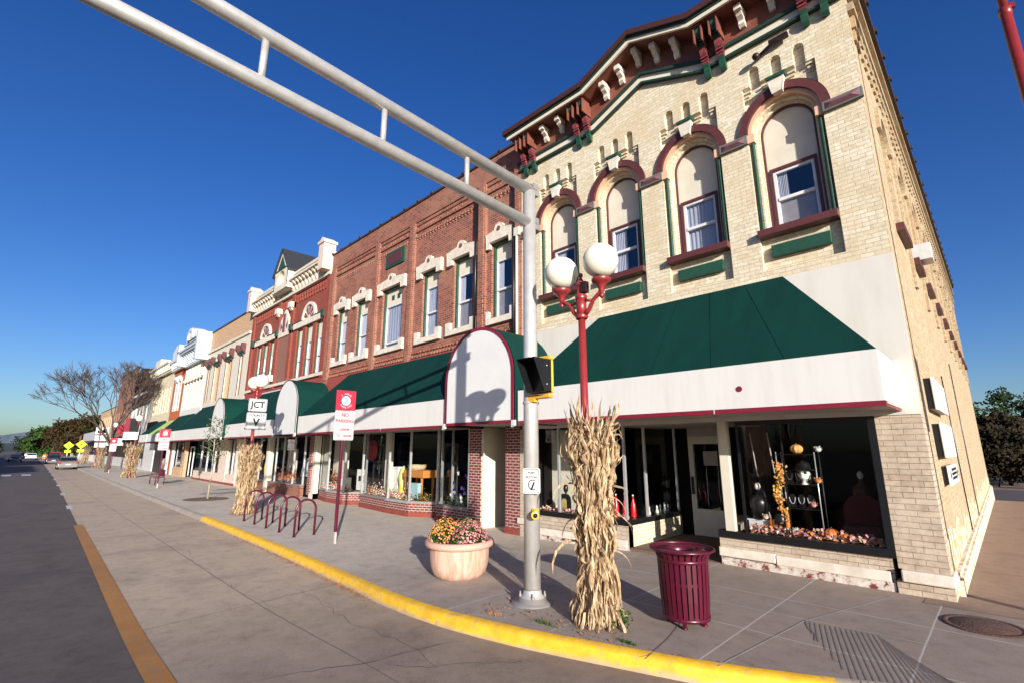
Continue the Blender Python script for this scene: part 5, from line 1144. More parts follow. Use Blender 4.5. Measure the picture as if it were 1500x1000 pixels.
simple_sign('shop_sign', 'red and white sign nearer the bare tree trunk', -67, -1.2, 4.6, [(-.5, 3.6, .8, 1.0, SIGNRED), (.6, 3.2, .8, 1.5, WHITE)])
t = thing('street_banner', 'dark maroon street banner with a white foot on the lamp post past the bench', 'banner', (-46.6, -3.05, 3))
B('banner_cloth', BLACK, t, (-46.55, -46.5, -3.55, -2.95, 3.3, 4.3)); B('banner_edge', REDTRIM, t, (-46.54, -46.49, -3.85, -3.55, 3.3, 4.3)); B('white_box', WHITE, t, (-46.56, -46.45, -3.85, -2.95, 2.7, 3.28)); B('banner_arm', LAMPRED, t, (-46.62, -46.58, -3.9, -3.0, 4.32, 4.36))

# ------------------------------------------------------------------ bench
t = thing('park_bench', 'burgundy steel bench with armrests by the second parking sign', 'bench', (-36.6, -2.9, zs(-36)))
bz = zs(-36); bx, by = -36.6, -2.9
m = MB()
for k in range(9): m.box(bx-.9, bx+.9, by-.30+.05*k, by-.265+.05*k, bz+.42, bz+.44)
m.build('seat', BURG, t)
m = MB()
for k in range(12): m.box(bx-.9+.15*k, bx-.82+.15*k, by+.16, by+.18, bz+.46, bz+.85)
m.box(bx-.92, bx+.92, by+.15, by+.19, bz+.84, bz+.88); m.build('backrest', BURG, t)
for s in (-1, 1):
    m = MB(); m.tube([(bx+s*.88, by-.28, bz), (bx+s*.88, by-.26, bz+.62), (bx+s*.88, by+.15, bz+.64)], .022, 8); m.build('armrest', BURG, t)
    for y in (-.26, .17): m = MB(); m.tube([(bx+s*.86, by+y, bz), (bx+s*.86, by+y, bz+.44)], .024, 8); m.build('leg', BURG, t)

# ------------------------------------------------------------------ manhole
t = thing('manhole_cover', 'dark rusty round manhole cover in the corner pavement', 'manhole cover', (.30, -1.02, 0))
MH = NT('rusty_iron'); fset(MH.b, 'Roughness', .7)
vx = MH.new('ShaderNodeTexVoronoi'); fset(vx, 'Scale', 38); MH.link(MH.pos(), vx.inputs['Vector']); MH.col(MH.mix(MH.ramp(MH.noise(9, 5), [(.3, (0,)*3), (.7, (1,)*3)]), (.075, .04, .03), (.13, .06, .04))); MH.bump(vx.outputs['Distance'], .6, .01)
m = MB(); m.lathe([(0, .014), (.30, .014), (.31, .008)], (.30, -1.02, 0), 48); m.build('lid', MH.m, t)
m = MB(); m.lathe([(.315, .006), (.32, .014), (.37, .012), (.38, .004)], (.30, -1.02, 0), 48); m.build('frame_ring', MH.m, t)

# ------------------------------------------------------------------ window display pieces in the corner shop
rnd = random.Random(11)
PUMP = M('pumpkin_skin', (.62, .16, .02), .45, c2=(.50, .11, .02), ns=9)
SKULL = M('plaster_white', (.7, .68, .64), .6)
def pumpkin(label, x, y, z, r_, mat=PUMP):
    t = thing('pumpkin', label, 'pumpkin', (x, y, z), 'pumpkins in the corner shop window')
    m = MB(); vs = []; n, k_ = 40, 12
    for j in range(k_+1):
        ph = math.pi*j/k_
        for i in range(n):
            th = 2*math.pi*i/n; q = r_*(1+.07*math.cos(th*8))*math.sin(ph); vs.append((x+q*math.cos(th), y+q*math.sin(th), z+r_*.82+r_*.82*math.cos(ph)*(1-.15*math.exp(-8*math.sin(ph)))))
    m.sm = True; m.add(vs, [(j*n+i, j*n+(i+1) % n, (j+1)*n+(i+1) % n, (j+1)*n+i) for j in range(k_) for i in range(n)]); m.build('body', mat, t)
    m = MB(); m.tube([(x, y, z+r_*1.45), (x+.01, y, z+r_*1.85)], [.018, .01], 6); m.build('stem', BARK, t)
pumpkin('ribbed orange pumpkin low on the right of the shelf rack', -1.40, .22, .58, .105)
pumpkin('small orange pumpkin beside the ribbed one on the window sill', -1.20, .18, .58, .075)
pumpkin('pale orange pumpkin on top of the wire shelf rack', -1.80, .40, 1.92, .10, M('pale_pumpkin', (.62, .32, .10), .5))
t = thing('fallen_garland', 'pile of pink and orange silk leaves along the corner window sill', 'leaf garland', (-1.7, .2, .58))
m = MB()
for i in range(620):
    x = rnd.uniform(-2.6, -.75); y = rnd.uniform(.08, .26); z = .585+abs(rnd.gauss(0, .045)); d = Vector((rnd.uniform(-1, 1), rnd.uniform(-1, 1), rnd.uniform(-.4, .8))).normalized(); s = d.orthogonal().normalized()*.030; p = Vector((x, y, z)); e = p+d*.065; m.mi = rnd.randrange(4); m.quad(tuple(p), tuple((p+e)/2+s), tuple(e), tuple((p+e)/2-s))
m.build('silk_leaves', [M('silk_pink', (.55, .25, .22), .8), M('silk_orange', (.60, .22, .06), .8), M('silk_mauve', (.35, .14, .16), .8), M('silk_cream', (.60, .45, .35), .8)], t)
t = thing('wire_shelf_rack', 'black wire shelf rack of jewellery in the corner window', 'shelf', (-1.8, .5, .55))
m = MB()
for x in (-2.12, -1.52):
    for y in (.32, .62): m.tube([(x, y, .55), (x, y, 1.95)], .011, 6)
m.build('upright', ALU, t)
m = MB()
for z in (1.0, 1.4, 1.9): m.box(-2.12, -1.52, .30, .64, z, z+.012)
m.build('shelf', BLACK, t)
t = thing('mannequin_head', 'pale mannequin head in a black hat and sunglasses on the shelf rack', 'mannequin head', (-1.68, .42, 1.42))
m = MB(); m.ball((-1.72, .34, 1.60), .105, 20, 14, (.82, 1, 1.2)); m.lathe([(.07, 0), (.045, .03), (.045, .10)], (-1.72, .36, 1.41), 12); m.ball((-1.72, .235, 1.585), .018, 8, 6, (.8, 1, 1.4)); m.ball((-1.72, .245, 1.53), .022, 8, 6, (1.2, .5, .4)); m.ball((-1.81, .34, 1.59), .02, 8, 6, (.5, 1, 1.4)); m.ball((-1.63, .34, 1.59), .02, 8, 6, (.5, 1, 1.4)); m.build('head', SKULL, t)
m = MB(); m.lathe([(.19, 1.645), (.17, 1.66), (.115, 1.665), (.11, 1.74), (.06, 1.79), (0, 1.80)], (-1.72, .36, 0), 20); m.build('hat', BLACK, t); m = MB(); m.ball((-1.765, .252, 1.61), .032, 10, 8, (1, .4, .8)); m.ball((-1.675, .252, 1.61), .032, 10, 8, (1, .4, .8)); m.box(-1.76, -1.68, .238, .25, 1.612, 1.622); m.build('sunglasses', BLACK, t)
t = thing('leaf_garland', 'orange leaf garland hanging down the left side of the shelf rack', 'leaf garland', (-2.1, .3, 1))
m = MB()
for i in range(260):
    z = rnd.uniform(.6, 1.75); x = -2.10+.05*math.sin(z*9)+rnd.gauss(0, .025); p = Vector((x, .27+rnd.gauss(0, .02), z)); d = Vector((rnd.uniform(-1, 1), rnd.uniform(-1, .3), rnd.uniform(-1, 1))).normalized(); s = d.orthogonal().normalized()*.028; e = p+d*.065; m.mi = rnd.randrange(2); m.quad(tuple(p), tuple((p+e)/2+s), tuple(e), tuple((p+e)/2-s))
m.build('silk_leaves', [bpy.data.materials['silk_orange'], M('silk_gold', (.55, .32, .06), .8)], t)
def bust(label, x, y, z, cloth, head=SKULL, h=.5):
    t = thing('display_bust', label, 'display bust', (x, y, z), 'display busts in the corner shop')
    m = MB(); m.lathe([(0, h), (.03, h-.01), (.045, h-.08), (.14, h-.14), (.16, h-.22), (.13, h-.4), (.11, .1), (.12, 0)], (x, y, z), 20); m.build('body', cloth, t)
    m = MB(); m.ball((x, y, z+h+.06), .055, 12, 10, (.9, 1, 1.25)); m.build('head', head, t)
bust('black draped bust with a white head left of the shelf rack', -2.50, .36, .78, BLACK)
bust('pale headed bust in dark clothes at the back of the window', -1.05, 1.1, .9, DARKWOOD, h=.6)
bust('rightmost pale headed bust in the dim back of the window', -.8, 1.8, 1.1, BLACK, h=.5)
t = thing('red_chair', 'round backed dark red armchair in the corner shop window', 'chair', (-1.0, .8, .52))
RC = M('dark_red_fabric', (.09, .009, .006), .9)
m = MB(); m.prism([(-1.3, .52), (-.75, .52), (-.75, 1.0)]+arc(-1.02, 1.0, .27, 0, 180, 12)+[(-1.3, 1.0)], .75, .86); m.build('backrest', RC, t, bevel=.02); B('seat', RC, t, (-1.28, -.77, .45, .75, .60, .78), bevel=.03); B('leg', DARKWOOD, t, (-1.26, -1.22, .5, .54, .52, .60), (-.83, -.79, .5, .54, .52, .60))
t = thing('display_box', 'white display box on the left of the corner window', 'box', (-2.45, .35, .58)); B('box_body', WHITE, t, (-2.68, -2.28, .28, .42, .585, .76)); B('box_lid', WHITE, t, (-2.70, -2.26, .265, .435, .76, .78))
t = thing('orange_figurine', 'orange and black round figurine beside the white display box', 'figurine', (-2.2, .25, .58))
m = MB(); m.mi = 0; m.tube([(-2.16+.13*math.cos(R(a)), .24, .74+.13*math.sin(R(a))) for a in range(150, 400, 18)], .038, 8); m.build('ring', PUMP, t); m = MB(); m.ball((-2.15, .26, .80), .09, 12, 10, (1, .7, 1.3)); m.build('body', BLACK, t)
for i in range(6):
    x = -1.95+.14*(i % 3); z = 1.02+.4*(i//3)
    t = thing('jewellery_stand', 'black necklace stand on the shelf rack', 'jewellery stand', (x, .4, z), 'necklace stands on the shelf rack')
    m = MB(); m.prism([(x-.05, z), (x+.05, z), (x+.06, z+.16), (x+.02, z+.22), (x-.02, z+.22), (x-.06, z+.16)], .38, .41); m.build('stand', BLACK, t); m = MB(); m.tube([(x+.045*math.cos(R(a)), .37, z+.17+.11*math.sin(R(a))*(1 if a > 180 else .2)) for a in range(180, 361, 20)], .0045, 5); m.build('necklace', WHITE, t)
for i, (x, lb) in enumerate(((-5.62, 'left red bottle shaped vase in the left corner shop display'), (-5.42, 'tallest red vase in the left corner shop display'), (-5.24, 'right red vase in the left corner shop display'))):
    t = thing('red_vase', lb, 'vase', (x, .55+.1*i, .5), 'red vases in the left display'); m = MB(); m.lathe([(0, 0), (.055, 0), (.06, .05), (.055, .3), (.02, .40), (.018, .46+.04*(i == 1)), (.0, .47)], (x, .5+.05*i, .5), 16); m.build('body', M('red_glaze', (.62, .01, .015), .25), t); m = MB(); m.ball((x, .5+.05*i, .99+.03*(i == 1)), .022, 8, 6); m.build('stopper', SKULL, t)
t = thing('black_lantern', 'black arched lantern with a gold panel in the left shop display', 'lantern', (-7.0, .35, .5)); m = MB(); m.prism(archhole(-7.0, .16, .5, .78, 10), .3, .42); m.build('body', BLACK, t); m = MB(); m.prism(archhole(-6.96, .07, .56, .76, 10), .285, .30); m.build('panel', M('gold_panel', (.42, .34, .12), .5), t); m = MB(); m.ball((-6.95, .36, 1.06), .06, 10, 8, (1, 1, 1.8)); m.tube([(-6.95, .36, .9), (-6.95, .36, 1.0)], .02, 6); m.build('top', BLACK, t)
t = thing('display_leaves', 'scattered pink silk leaves on the sill of the left corner window', 'leaf garland', (-6.2, .2, .55)); m = MB()
for i in range(420):
    x = rnd.uniform(-7.6, -5.15); y = rnd.uniform(.10, .3); p = Vector((x, y, .555+abs(rnd.gauss(0, .03)))); d = Vector((rnd.uniform(-1, 1), rnd.uniform(-1, 1), rnd.uniform(-.4, .8))).normalized(); s = d.orthogonal().normalized()*.024; e = p+d*.055; m.mi = rnd.randrange(4); m.quad(tuple(p), tuple((p+e)/2+s), tuple(e), tuple((p+e)/2-s))
m.build('silk_leaves', [bpy.data.materials[k] for k in ('silk_pink', 'silk_orange', 'silk_mauve', 'silk_cream')], t)
for i, (x, y, z, q, lb, mt) in enumerate(((-1.46, .36, 1.95, .05, 'white ornament at the right end of the top shelf', SKULL), (-2.36, .2, .80, .045, 'small cream gourd on the white display box', bpy.data.materials['silk_cream']), (-1.50, .28, 1.44, .05, 'pink silk rose at the right end of the middle shelf', bpy.data.materials['silk_orange']), (-1.62, .30, 1.05, .045, 'orange silk rose on the lower shelf', bpy.data.materials['silk_pink']), (-.92, .22, .62, .06, 'mauve silk rose in the right corner of the window sill', bpy.data.materials['silk_mauve']), (-1.9, .18, .62, .05, 'white silk rose on the sill below the shelf rack', SKULL))):
    t = thing('ornament', lb, 'ornament', (x, y, z)); m = MB(); m.ball((x, y, z+q*.9), q, 12, 8, (1, 1, .9)); m.build('body', mt, t)
    m = MB()
    for k in range(14):
        a = k*.9; p = Vector((x+q*.9*math.cos(a), y+q*.9*math.sin(a), z+q*(.4+.08*k))); m.quad(tuple(p), tuple(p+Vector((.02*math.cos(a+1), .02*math.sin(a+1), .02))), tuple(p+Vector((.03*math.cos(a), .03*math.sin(a), .035))), tuple(p+Vector((.02*math.cos(a-1), .02*math.sin(a-1), .02))))
    m.build('petals', mt, t)
for i, (x, lb) in enumerate(((-2.58, 'taller pale umbrella rod leaning at the left of the corner window'), (-2.28, 'shorter pale umbrella rod in the corner window'))):
    t = thing('display_rod', lb, 'rod', (x, .6, .6)); m = MB(); m.tube([(x+.22, .55, .6), (x+.05, .5, 1.6), (x, .48, 2.3)], .012, 6); m.build('rod', BLIND, t); m = MB(); m.tube([(x+.16, .54, .9), (x+.07, .51, 1.5)], [.05, .02], 10); m.build('folded_cloth', BLACK, t)
for i in range(7):
    x, y = -5.18+.02*(i % 2), .95+.18*i
    t = thing('figurine', 'small dark and white figurine on the side sill of the left display', 'figurine', (x, y, .5), 'figurines on the side sill'); m = MB(); m.lathe([(0, 0), (.035, 0), (.045, .06), (.02, .13), (.028, .17), (0, .21+.02*(i % 3))], (x, y, .52), 10); m.build('body', SKULL if i % 2 else BLACK, t)
# ------------------------------------------------------------------ red brick shop displays
def flowers(name, label, x0, x1, y0, y1, z, mats, n, seed, hh=.12, cat='flowers', sz=.045):
    rnd = random.Random(seed); t = thing(name, label, cat, ((x0+x1)/2, (y0+y1)/2, z)); m = MB()
    for i in range(n):
        p = Vector((rnd.uniform(x0, x1), rnd.uniform(y0, y1), z+abs(rnd.gauss(0, hh*.5)))); d = Vector((rnd.uniform(-1, 1), rnd.uniform(-1, 1), rnd.uniform(-.2, 1))).normalized(); s = d.orthogonal().normalized()*sz*.45; e = p+d*sz; m.mi = rnd.randrange(len(mats)); m.quad(tuple(p), tuple((p+e)/2+s), tuple(e), tuple((p+e)/2-s))
    m.build('petals_and_leaves', mats, t); return t
VIO = M('violet_petal', (.10, .04, .30), .7); WHP = M('white_petal', (.75, .72, .72), .7)
t = thing('orchid_display', 'tall arrangement of violet and white silk flowers in the window by the brick pier', 'flowers', (-10.9, .5, .4)); m = MB(); rnd = random.Random(4)
for i in range(26):
    c = Vector((rnd.uniform(-11.35, -10.5), rnd.uniform(.2, .5), rnd.uniform(.45, 1.35)-.0)); 
    if abs(c.x+10.9) > .5-.35*(c.z-.45): continue
    m.mi = rnd.choice((0, 0, 1))
    for k in range(5):
        a = k*1.256+rnd.random(); q = c+Vector((.07*math.cos(a), -.02, .07*math.sin(a))); w = Vector((-.03*math.sin(a), 0, .03*math.cos(a))); m.quad(tuple(c), tuple((c+q)/2+w), tuple(q), tuple((c+q)/2-w))
m.build('blossoms', [VIO, WHP], t); m = MB()
for i in range(260): 
    p = Vector((rnd.uniform(-11.5, -10.3), rnd.uniform(.2, .55), rnd.uniform(.35, .55))); d = Vector((rnd.uniform(-1, 1), rnd.uniform(-1, 1), rnd.uniform(0, 1))).normalized(); s = d.orthogonal().normalized()*.02; e = p+d*.08; m.quad(tuple(p), tuple((p+e)/2+s), tuple(e), tuple((p+e)/2-s))
m.build('leaves', LEAFG, t)
flowers('silk_flowers', 'orange and green silk foliage along the sill of the middle bay window', -14.4, -13.2, .03, .3, .36, [ORM[0], ORM[3], LEAFG, WHP], 700, 21, .2)
flowers('silk_flowers', 'green foliage on the right cant of the middle bay window', -13.05, -12.5, .10, .45, .36, [LEAFG, LEAFG, ORM[2]], 400, 22, .22)
flowers('silk_flowers', 'rust and green foliage on the left cant of the middle bay window', -16.4, -14.6, .2, .5, .36, [LEAFG, ORM[2], ORM[3], WHP], 900, 23, .3)
flowers('silk_flowers', 'foliage on the sill of the left bay window', -20.0, -17.8, .1, .4, .36, [LEAFG, ORM[3], PKM[0], WHP], 800, 24, .25)
t = thing('wooden_table', 'small orange wooden table in the middle bay window', 'table', (-13.6, .6, .33)); OW = M('honey_wood', (.50, .19, .04), .5, c2=(.42, .15, .03), ns=4, stretch=(1, 8, 8))
B('tabletop', OW, t, (-14.15, -12.95, .35, .95, 1.06, 1.30), bevel=.01)
for x in (-14.05, -13.1):
    for y in (.4, .85): B('leg', OW, t, (x-.03, x+.03, y-.03, y+.03, .33, 1.06))
t = thing('woven_basket', 'round woven basket on the orange table', 'basket', (-13.7, .6, 1.3)); m = MB(); m.lathe([(0, 1.30), (.26, 1.30), (.32, 1.40), (.30, 1.46), (0, 1.48)], (-13.7, .6, 0), 20); m.build('bowl', M('basket_weave', (.55, .42, .28), .8, c2=(.3, .2, .12), ns=30), t); m = MB(); m.tube([(-13.7+.31*math.cos(k*.524), .6+.31*math.sin(k*.524), 1.46) for k in range(13)], .018, 6); m.build('rim', M('wicker_rim', (.48, .36, .22), .8), t)
t = thing('blue_box', 'pale blue box standing under the orange table', 'box', (-13.2, .3, .4)); B('box_body', M('pale_blue_card', (.30, .46, .52), .6), t, (-13.42, -13.0, .18, .3, .42, .86)); B('box_lid', M('pale_blue_lid', (.34, .50, .56), .6), t, (-13.44, -12.98, .165, .315, .86, .9))
t = thing('yellow_cloth', 'pale yellow green draped cloth in the middle bay window', 'cloth', (-14.75, .75, .4)); m = MB(); m.lathe([(.16, .36), (.15, .7), (.2, 1.0), (.13, 1.3), (0, 1.42)], (-14.75, .75, 0), 14); m.build('drape', M('pale_yellow_cloth', (.55, .55, .22), .8), t); m = MB(); m.ball((-14.7, .66, .55), .12, 12, 8); m.build('tassel', M('yellow_tassel', (.72, .5, .04), .7), t)
t = thing('white_pedestal', 'white pedestal in the left half of the middle bay window', 'pedestal', (-15.3, .8, .3)); B('block', SKULL, t, (-15.5, -15.15, .75, 1.0, .3, 1.3)); B('cap', SKULL, t, (-15.54, -15.11, .72, 1.03, 1.3, 1.36))
t = thing('gift_box', 'white gift box with pink print in the left bay window', 'box', (-18.6, .4, .4)); B('box_body', SKULL, t, (-18.9, -18.4, .25, .6, .36, .85)); B('ribbon', M('pink_ribbon', (.6, .1, .15), .6), t, (-18.68, -18.6, .24, .61, .355, .86))
t = thing('white_banner_panel', 'white printed panel standing in the left bay window', 'panel', (-17.5, .7, .4)); B('panel', SKULL, t, (-17.95, -17.2, .6, .63, .4, 1.2)); B('print', SIGNINK, t, (-17.8, -17.6, .595, .60, .75, .95), (-17.5, -17.35, .595, .6, .7, 1.0))
t = thing('red_heart_banner', 'large dark red round banner hanging in the left bay window', 'banner', (-17.2, .8, 1.8)); m = MB(); m.lathe([(0, -.01), (.42, -.01), (.42, .01), (0, .01)], (0, 0, 0), 28); m.v = [Vector((-17.3, .85, 1.95))+Vector((p.x, p.z, p.y)) for p in m.v]; m.build('disc', M('dim_red_cloth', (.32, .02, .02), .7), t); m = MB(); m.tube([(-17.3, .85, 2.37), (-17.3, .85, 2.6)], .006, 4); m.build('cord', BLACK, t)
t = thing('poinsettia', 'potted plant with red leaves against the cream partition', 'plant', (-19.8, .5, .35)); m = MB(); m.lathe([(0, .36), (.1, .36), (.13, .55)], (-19.8, .5, 0), 14); m.build('pot', PUMP, t)
m = MB()
for i in range(120):
    p = Vector((-19.8+rnd.gauss(0, .12), .5+rnd.gauss(0, .1), .55+abs(rnd.gauss(.15, .16)))); d = Vector((rnd.uniform(-1, 1), rnd.uniform(-1, 1), rnd.uniform(-.2, 1))).normalized(); s = d.orthogonal().normalized()*.035; e = p+d*.09; m.mi = rnd.randrange(2); m.quad(tuple(p), tuple((p+e)/2+s), tuple(e), tuple((p+e)/2-s))
m.build('leaves', [M('red_leaf', (.45, .06, .03), .7), LEAFG], t)
# gabled building display
t = thing('yellow_crescent', 'yellow and teal round display piece in the gabled building shop window', 'display piece', (-27.9, .5, .6)); m = MB(); m.prism([(-27.9+.5*math.cos(k*math.pi/12), 1.0+.5*math.sin(k*math.pi/12)) for k in range(24)], .5, .55); m.build('disc', M('bright_yellow', (.75, .62, .01), .5), t); m = MB(); m.prism([(-27.7+.25*math.cos(k*math.pi/8), .85+.25*math.sin(k*math.pi/8)) for k in range(16)], .48, .5); m.build('cutout', M('dark_teal', (.01, .12, .15), .5), t)
t = thing('teal_cloth', 'teal cloth hanging behind the yellow display piece', 'cloth', (-28.3, .8, 1.6)); B('cloth', M('teal_fabric', (.01, .16, .22), .7), t, (-28.6, -27.3, .75, .78, 1.2, 2.0)); B('rail', ALU, t, (-28.7, -27.2, .74, .79, 2.0, 2.03))
t = thing('green_window_sign', 'dim green sign board high in the gabled building window', 'sign', (-25.2, .5, 2.1)); B('board', M('dim_green', (.0, .12, .04), .6), t, (-25.9, -24.7, .4, .44, 1.95, 2.35)); B('letter_row', M('dim_green_letters', (.02, .22, .08), .6), t, (-25.8, -24.8, .395, .40, 2.1, 2.2))
flowers('red_bags', 'heap of red and orange goods low in the gabled building window', -25.8, -24.6, .3, .8, .45, [M('goods_red', (.5, .06, .03), .7), ORM[0]], 300, 31, .45, cat='goods', sz=.12)
t = thing('grey_jacket', 'pale grey draped jacket on a stand in the gabled building window', 'clothing', (-22.7, .6, .5)); m = MB(); m.lathe([(.30, .75), (.28, 1.0), (.18, 1.4), (.08, 1.55), (0, 1.58)], (-22.8, .6, 0), 12); m.build('cloth', M('pale_grey_cloth', (.42, .46, .52), .8, c2=(.2, .24, .3), ns=5), t); m = MB(); m.tube([(-22.8, .6, .35), (-22.8, .6, 1.5)], .02, 6); m.build('stand', BLACK, t)

# ------------------------------------------------------------------ trees
def clumps_tree(name, label, x, y, z, h, r_, mat, seed, n=5200, leaf=.16, group=None, trunk=.18, lowest=.25, cl=34, sq=1.0):
    rnd = random.Random(seed); t = thing(name, label, 'tree', (x, y, z), group)
    m = MB(); m.tube([(x, y, z-.1), (x+.1, y, z+h*.3), (x-.1, y+.1, z+h*.65)], [trunk, trunk*.8, trunk*.35], 8)
    cs = []
    for i in range(cl):
        u = rnd.uniform(lowest, 1); a = rnd.uniform(0, 6.28); q = r_*math.sin(math.pi*min(1, max(.12, (u-lowest)/(1-lowest)*.8+.18)))**.7*rnd.uniform(.45, 1)
        c = Vector((x+q*math.cos(a), y+q*math.sin(a)*sq, z+h*u*.92)); cs.append((c, rnd.uniform(.18, .34)*r_))
        if i % 2 == 0: m.tube([(x, y, z+h*u*.55), tuple((Vector((x, y, z+h*u*.7))+c)/2), tuple(c)], [trunk*.35, trunk*.2, .02], 5)
    m.build('trunk', BARK, t)
    m = MB()
    for i in range(n):
        c, s_ = rnd.choice(cs); d = Vector((rnd.gauss(0, 1), rnd.gauss(0, 1), rnd.gauss(0, .8))).normalized(); p = c+d*s_*rnd.random()**.4; e = Vector((rnd.uniform(-1, 1), rnd.uniform(-1, 1), rnd.uniform(-1, 1))).normalized(); w = e.orthogonal().normalized()*leaf*.4*rnd.uniform(.6, 1.2); q = p+e*leaf*rnd.uniform(.7, 1.3); m.quad(tuple(p), tuple((p+q)/2+w), tuple(q), tuple((p+q)/2-w))
    m.build('crown', mat, t)
for i, (x, y, h, r_, mt, lb) in enumerate(((-2.2, 44, 8.4, 3.2, LEAFD, 'dark green tree just right of the side wall at the end of the side street'), (.8, 43, 6.4, 2.8, LEAFR, 'dark russet low tree behind the side pavement'), (5.2, 47, 8.8, 3.8, LEAFD, 'dark green tree at the right edge beyond the side street'), (-7, 46, 8.0, 3.6, LEAFD, 'dark tree mostly hidden behind the corner building'), (1.6, 56, 9.8, 4.2, LEAFD, 'taller dark tree standing behind the russet one'), (9.5, 52, 9, 4, LEAFR, 'russet tree outside the right edge past the side street'), (-3.0, 60, 9.4, 4.5, LEAFD, 'dark tree in the back row beyond the side street'), (-3, 75, 10, 5, LEAFD, 'farthest dark tree closing the side street view'), (4, 80, 10, 5, LEAFD, 'farthest dark tree on the right closing the view'))):
    clumps_tree('leafy_tree', lb, x, y, -.6, h*.84, r_*.95, mt, 40+i, n=5200, leaf=.30, group='trees beyond the side street', lowest=.14)
for i, (x, y, h, r_, mt, lb) in enumerate(((-150, 2, 13, 6.5, LEAFO, 'autumn brown tree over the far end of the row'), (-168, -1, 13, 7, LEAFO, 'brown leafed tree behind the yellow crossing signs'), (-185, 4, 15, 8, LEAFO, 'tall brown tree at the far end of the street'), (-200, -3.5, 11, 6, LEAFG, 'green tree left of the brown ones far down the street'), (-230, -3, 13, 7, LEAFG, 'round green tree farthest down the street'), (-260, -5, 13, 8, LEAFD, 'dark tree at the vanishing point of the street'), (-215, 9, 16, 8, LEAFO, 'brown tree behind the far rooftops'), (-190, -32, 13, 7, LEAFD, 'dark tree behind the opposite shops'), (-240, -28, 12, 8, LEAFD, 'far dark tree at the left edge'), (-300, -20, 14, 9, LEAFD, 'distant dark tree left of the vanishing point'))):
    clumps_tree('leafy_tree', lb, x, y, -.4, h*.78, r_*.8, mt, 60+i, n=2600, leaf=.75, group='trees at the far end of the street', lowest=.15)
def bare_tree(label, x, y, z, h, seed):
    rnd = random.Random(seed); t = thing('bare_tree', label, 'tree', (x, y, z)); m = MB(); tips = []
    def grow(p, d, L_, r_, dep):
        n = 3; pts = [p]; q = p.copy(); dd = d.copy()
        for k in range(n):
            dd = (dd+Vector((rnd.uniform(-.13, .13), rnd.uniform(-.13, .13), rnd.uniform(-.02, .10)))).normalized(); q = q+dd*L_/n; pts.append(q.copy())
        m.tube([tuple(a) for a in pts], [r_*(1-.35*k/n) for k in range(n+1)], 7 if dep < 2 else 4 if dep < 4 else 3, cap=False)
        if dep >= 7: tips.append(q); return
        nb = 6 if dep == 0 else rnd.choice((3, 3, 2)) if dep < 6 else 4
        for k in range(nb):
            a = rnd.uniform(0, 6.28) if dep else k*1.047+.3; sp_ = rnd.uniform(.32, .70) if dep else rnd.uniform(.5, .85)
            o = dd.orthogonal().normalized(); o2 = dd.cross(o); nd = (dd+(o*math.cos(a)+o2*math.sin(a))*sp_); nd.z = nd.z*.85+(.22 if dep < 4 else .10); nd.normalize()
            st = pts[-1] if k < 2 else pts[-2]
            grow(st, nd, L_*rnd.uniform(.66, .80), max(.013, r_*.60), dep+1)
    grow(Vector((x, y, z)), Vector((0, 0, 1)), h*.262, .18, 0)
    m.build('branches', BARK, t)
    m = MB()
    for q in tips[::45]:
        e = Vector((rnd.uniform(-1, 1), rnd.uniform(-1, 1), -.5)).normalized(); w = e.orthogonal().normalized()*.05; m.quad(tuple(q), tuple(q+e*.08+w), tuple(q+e*.16), tuple(q+e*.08-w))
    m.build('last_leaves', YELO, t)
bare_tree('large bare street tree with a wide crown of thin twigs left of the buildings', -60, -3.1, zs(-60), 13.6, 21)
# sapling in its pit
t = thing('young_tree', 'slender young street tree with sparse green leaves in a round soil pit', 'tree', (-24.1, -3.12, zs(-24))); sz = zs(-24); rnd = random.Random(5)
m = MB(); m.tube([(-24.1, -3.12, sz), (-24.08, -3.1, sz+1.2), (-24.1, -3.14, sz+2.4), (-24.12, -3.18, sz+3.5)], [.04, .032, .022, .008], 8)
tips = []
for k in range(26):
    z = 1.5+1.9*k/26; a = k*2.4; L_ = .65*(1-.5*k/26); c = Vector((-24.1, -3.13, sz+z)); e = c+Vector((L_*math.cos(a), L_*math.sin(a), .28)); m.tube([tuple(c), tuple((c+e)/2+Vector((0, 0, .03))), tuple(e)], [.009, .006, .003], 5); tips.append((c, e))
m.build('trunk', M('pale_bark', (.42, .36, .26), .9, c2=(.3, .26, .18), ns=10), t)
m = MB()
for i in range(620):
    c, e = rnd.choice(tips); p = c+(e-c)*rnd.uniform(.3, 1.1)+Vector((rnd.gauss(0, .05), rnd.gauss(0, .05), rnd.gauss(0, .06))); d = Vector((rnd.uniform(-1, 1), rnd.uniform(-1, 1), rnd.uniform(-1, .3))).normalized(); s = d.orthogonal().normalized()*.022; q = p+d*.075; m.quad(tuple(p), tuple((p+q)/2+s), tuple(q), tuple((p+q)/2-s))
m.build('leaves', LEAFG, t)
m = MB(); m.prism([(-24.0+.95*math.cos(k*math.pi/16), -3.2+.85*math.sin(k*math.pi/16)) for k in range(32)], sz+.003, sz+.012, 'z'); tag(m.build('soil_pit', M('pit_soil', (.12, .07, .045), .95, c2=(.2, .13, .08), ns=12)), 'round brown soil pit round the young tree', kind='structure')

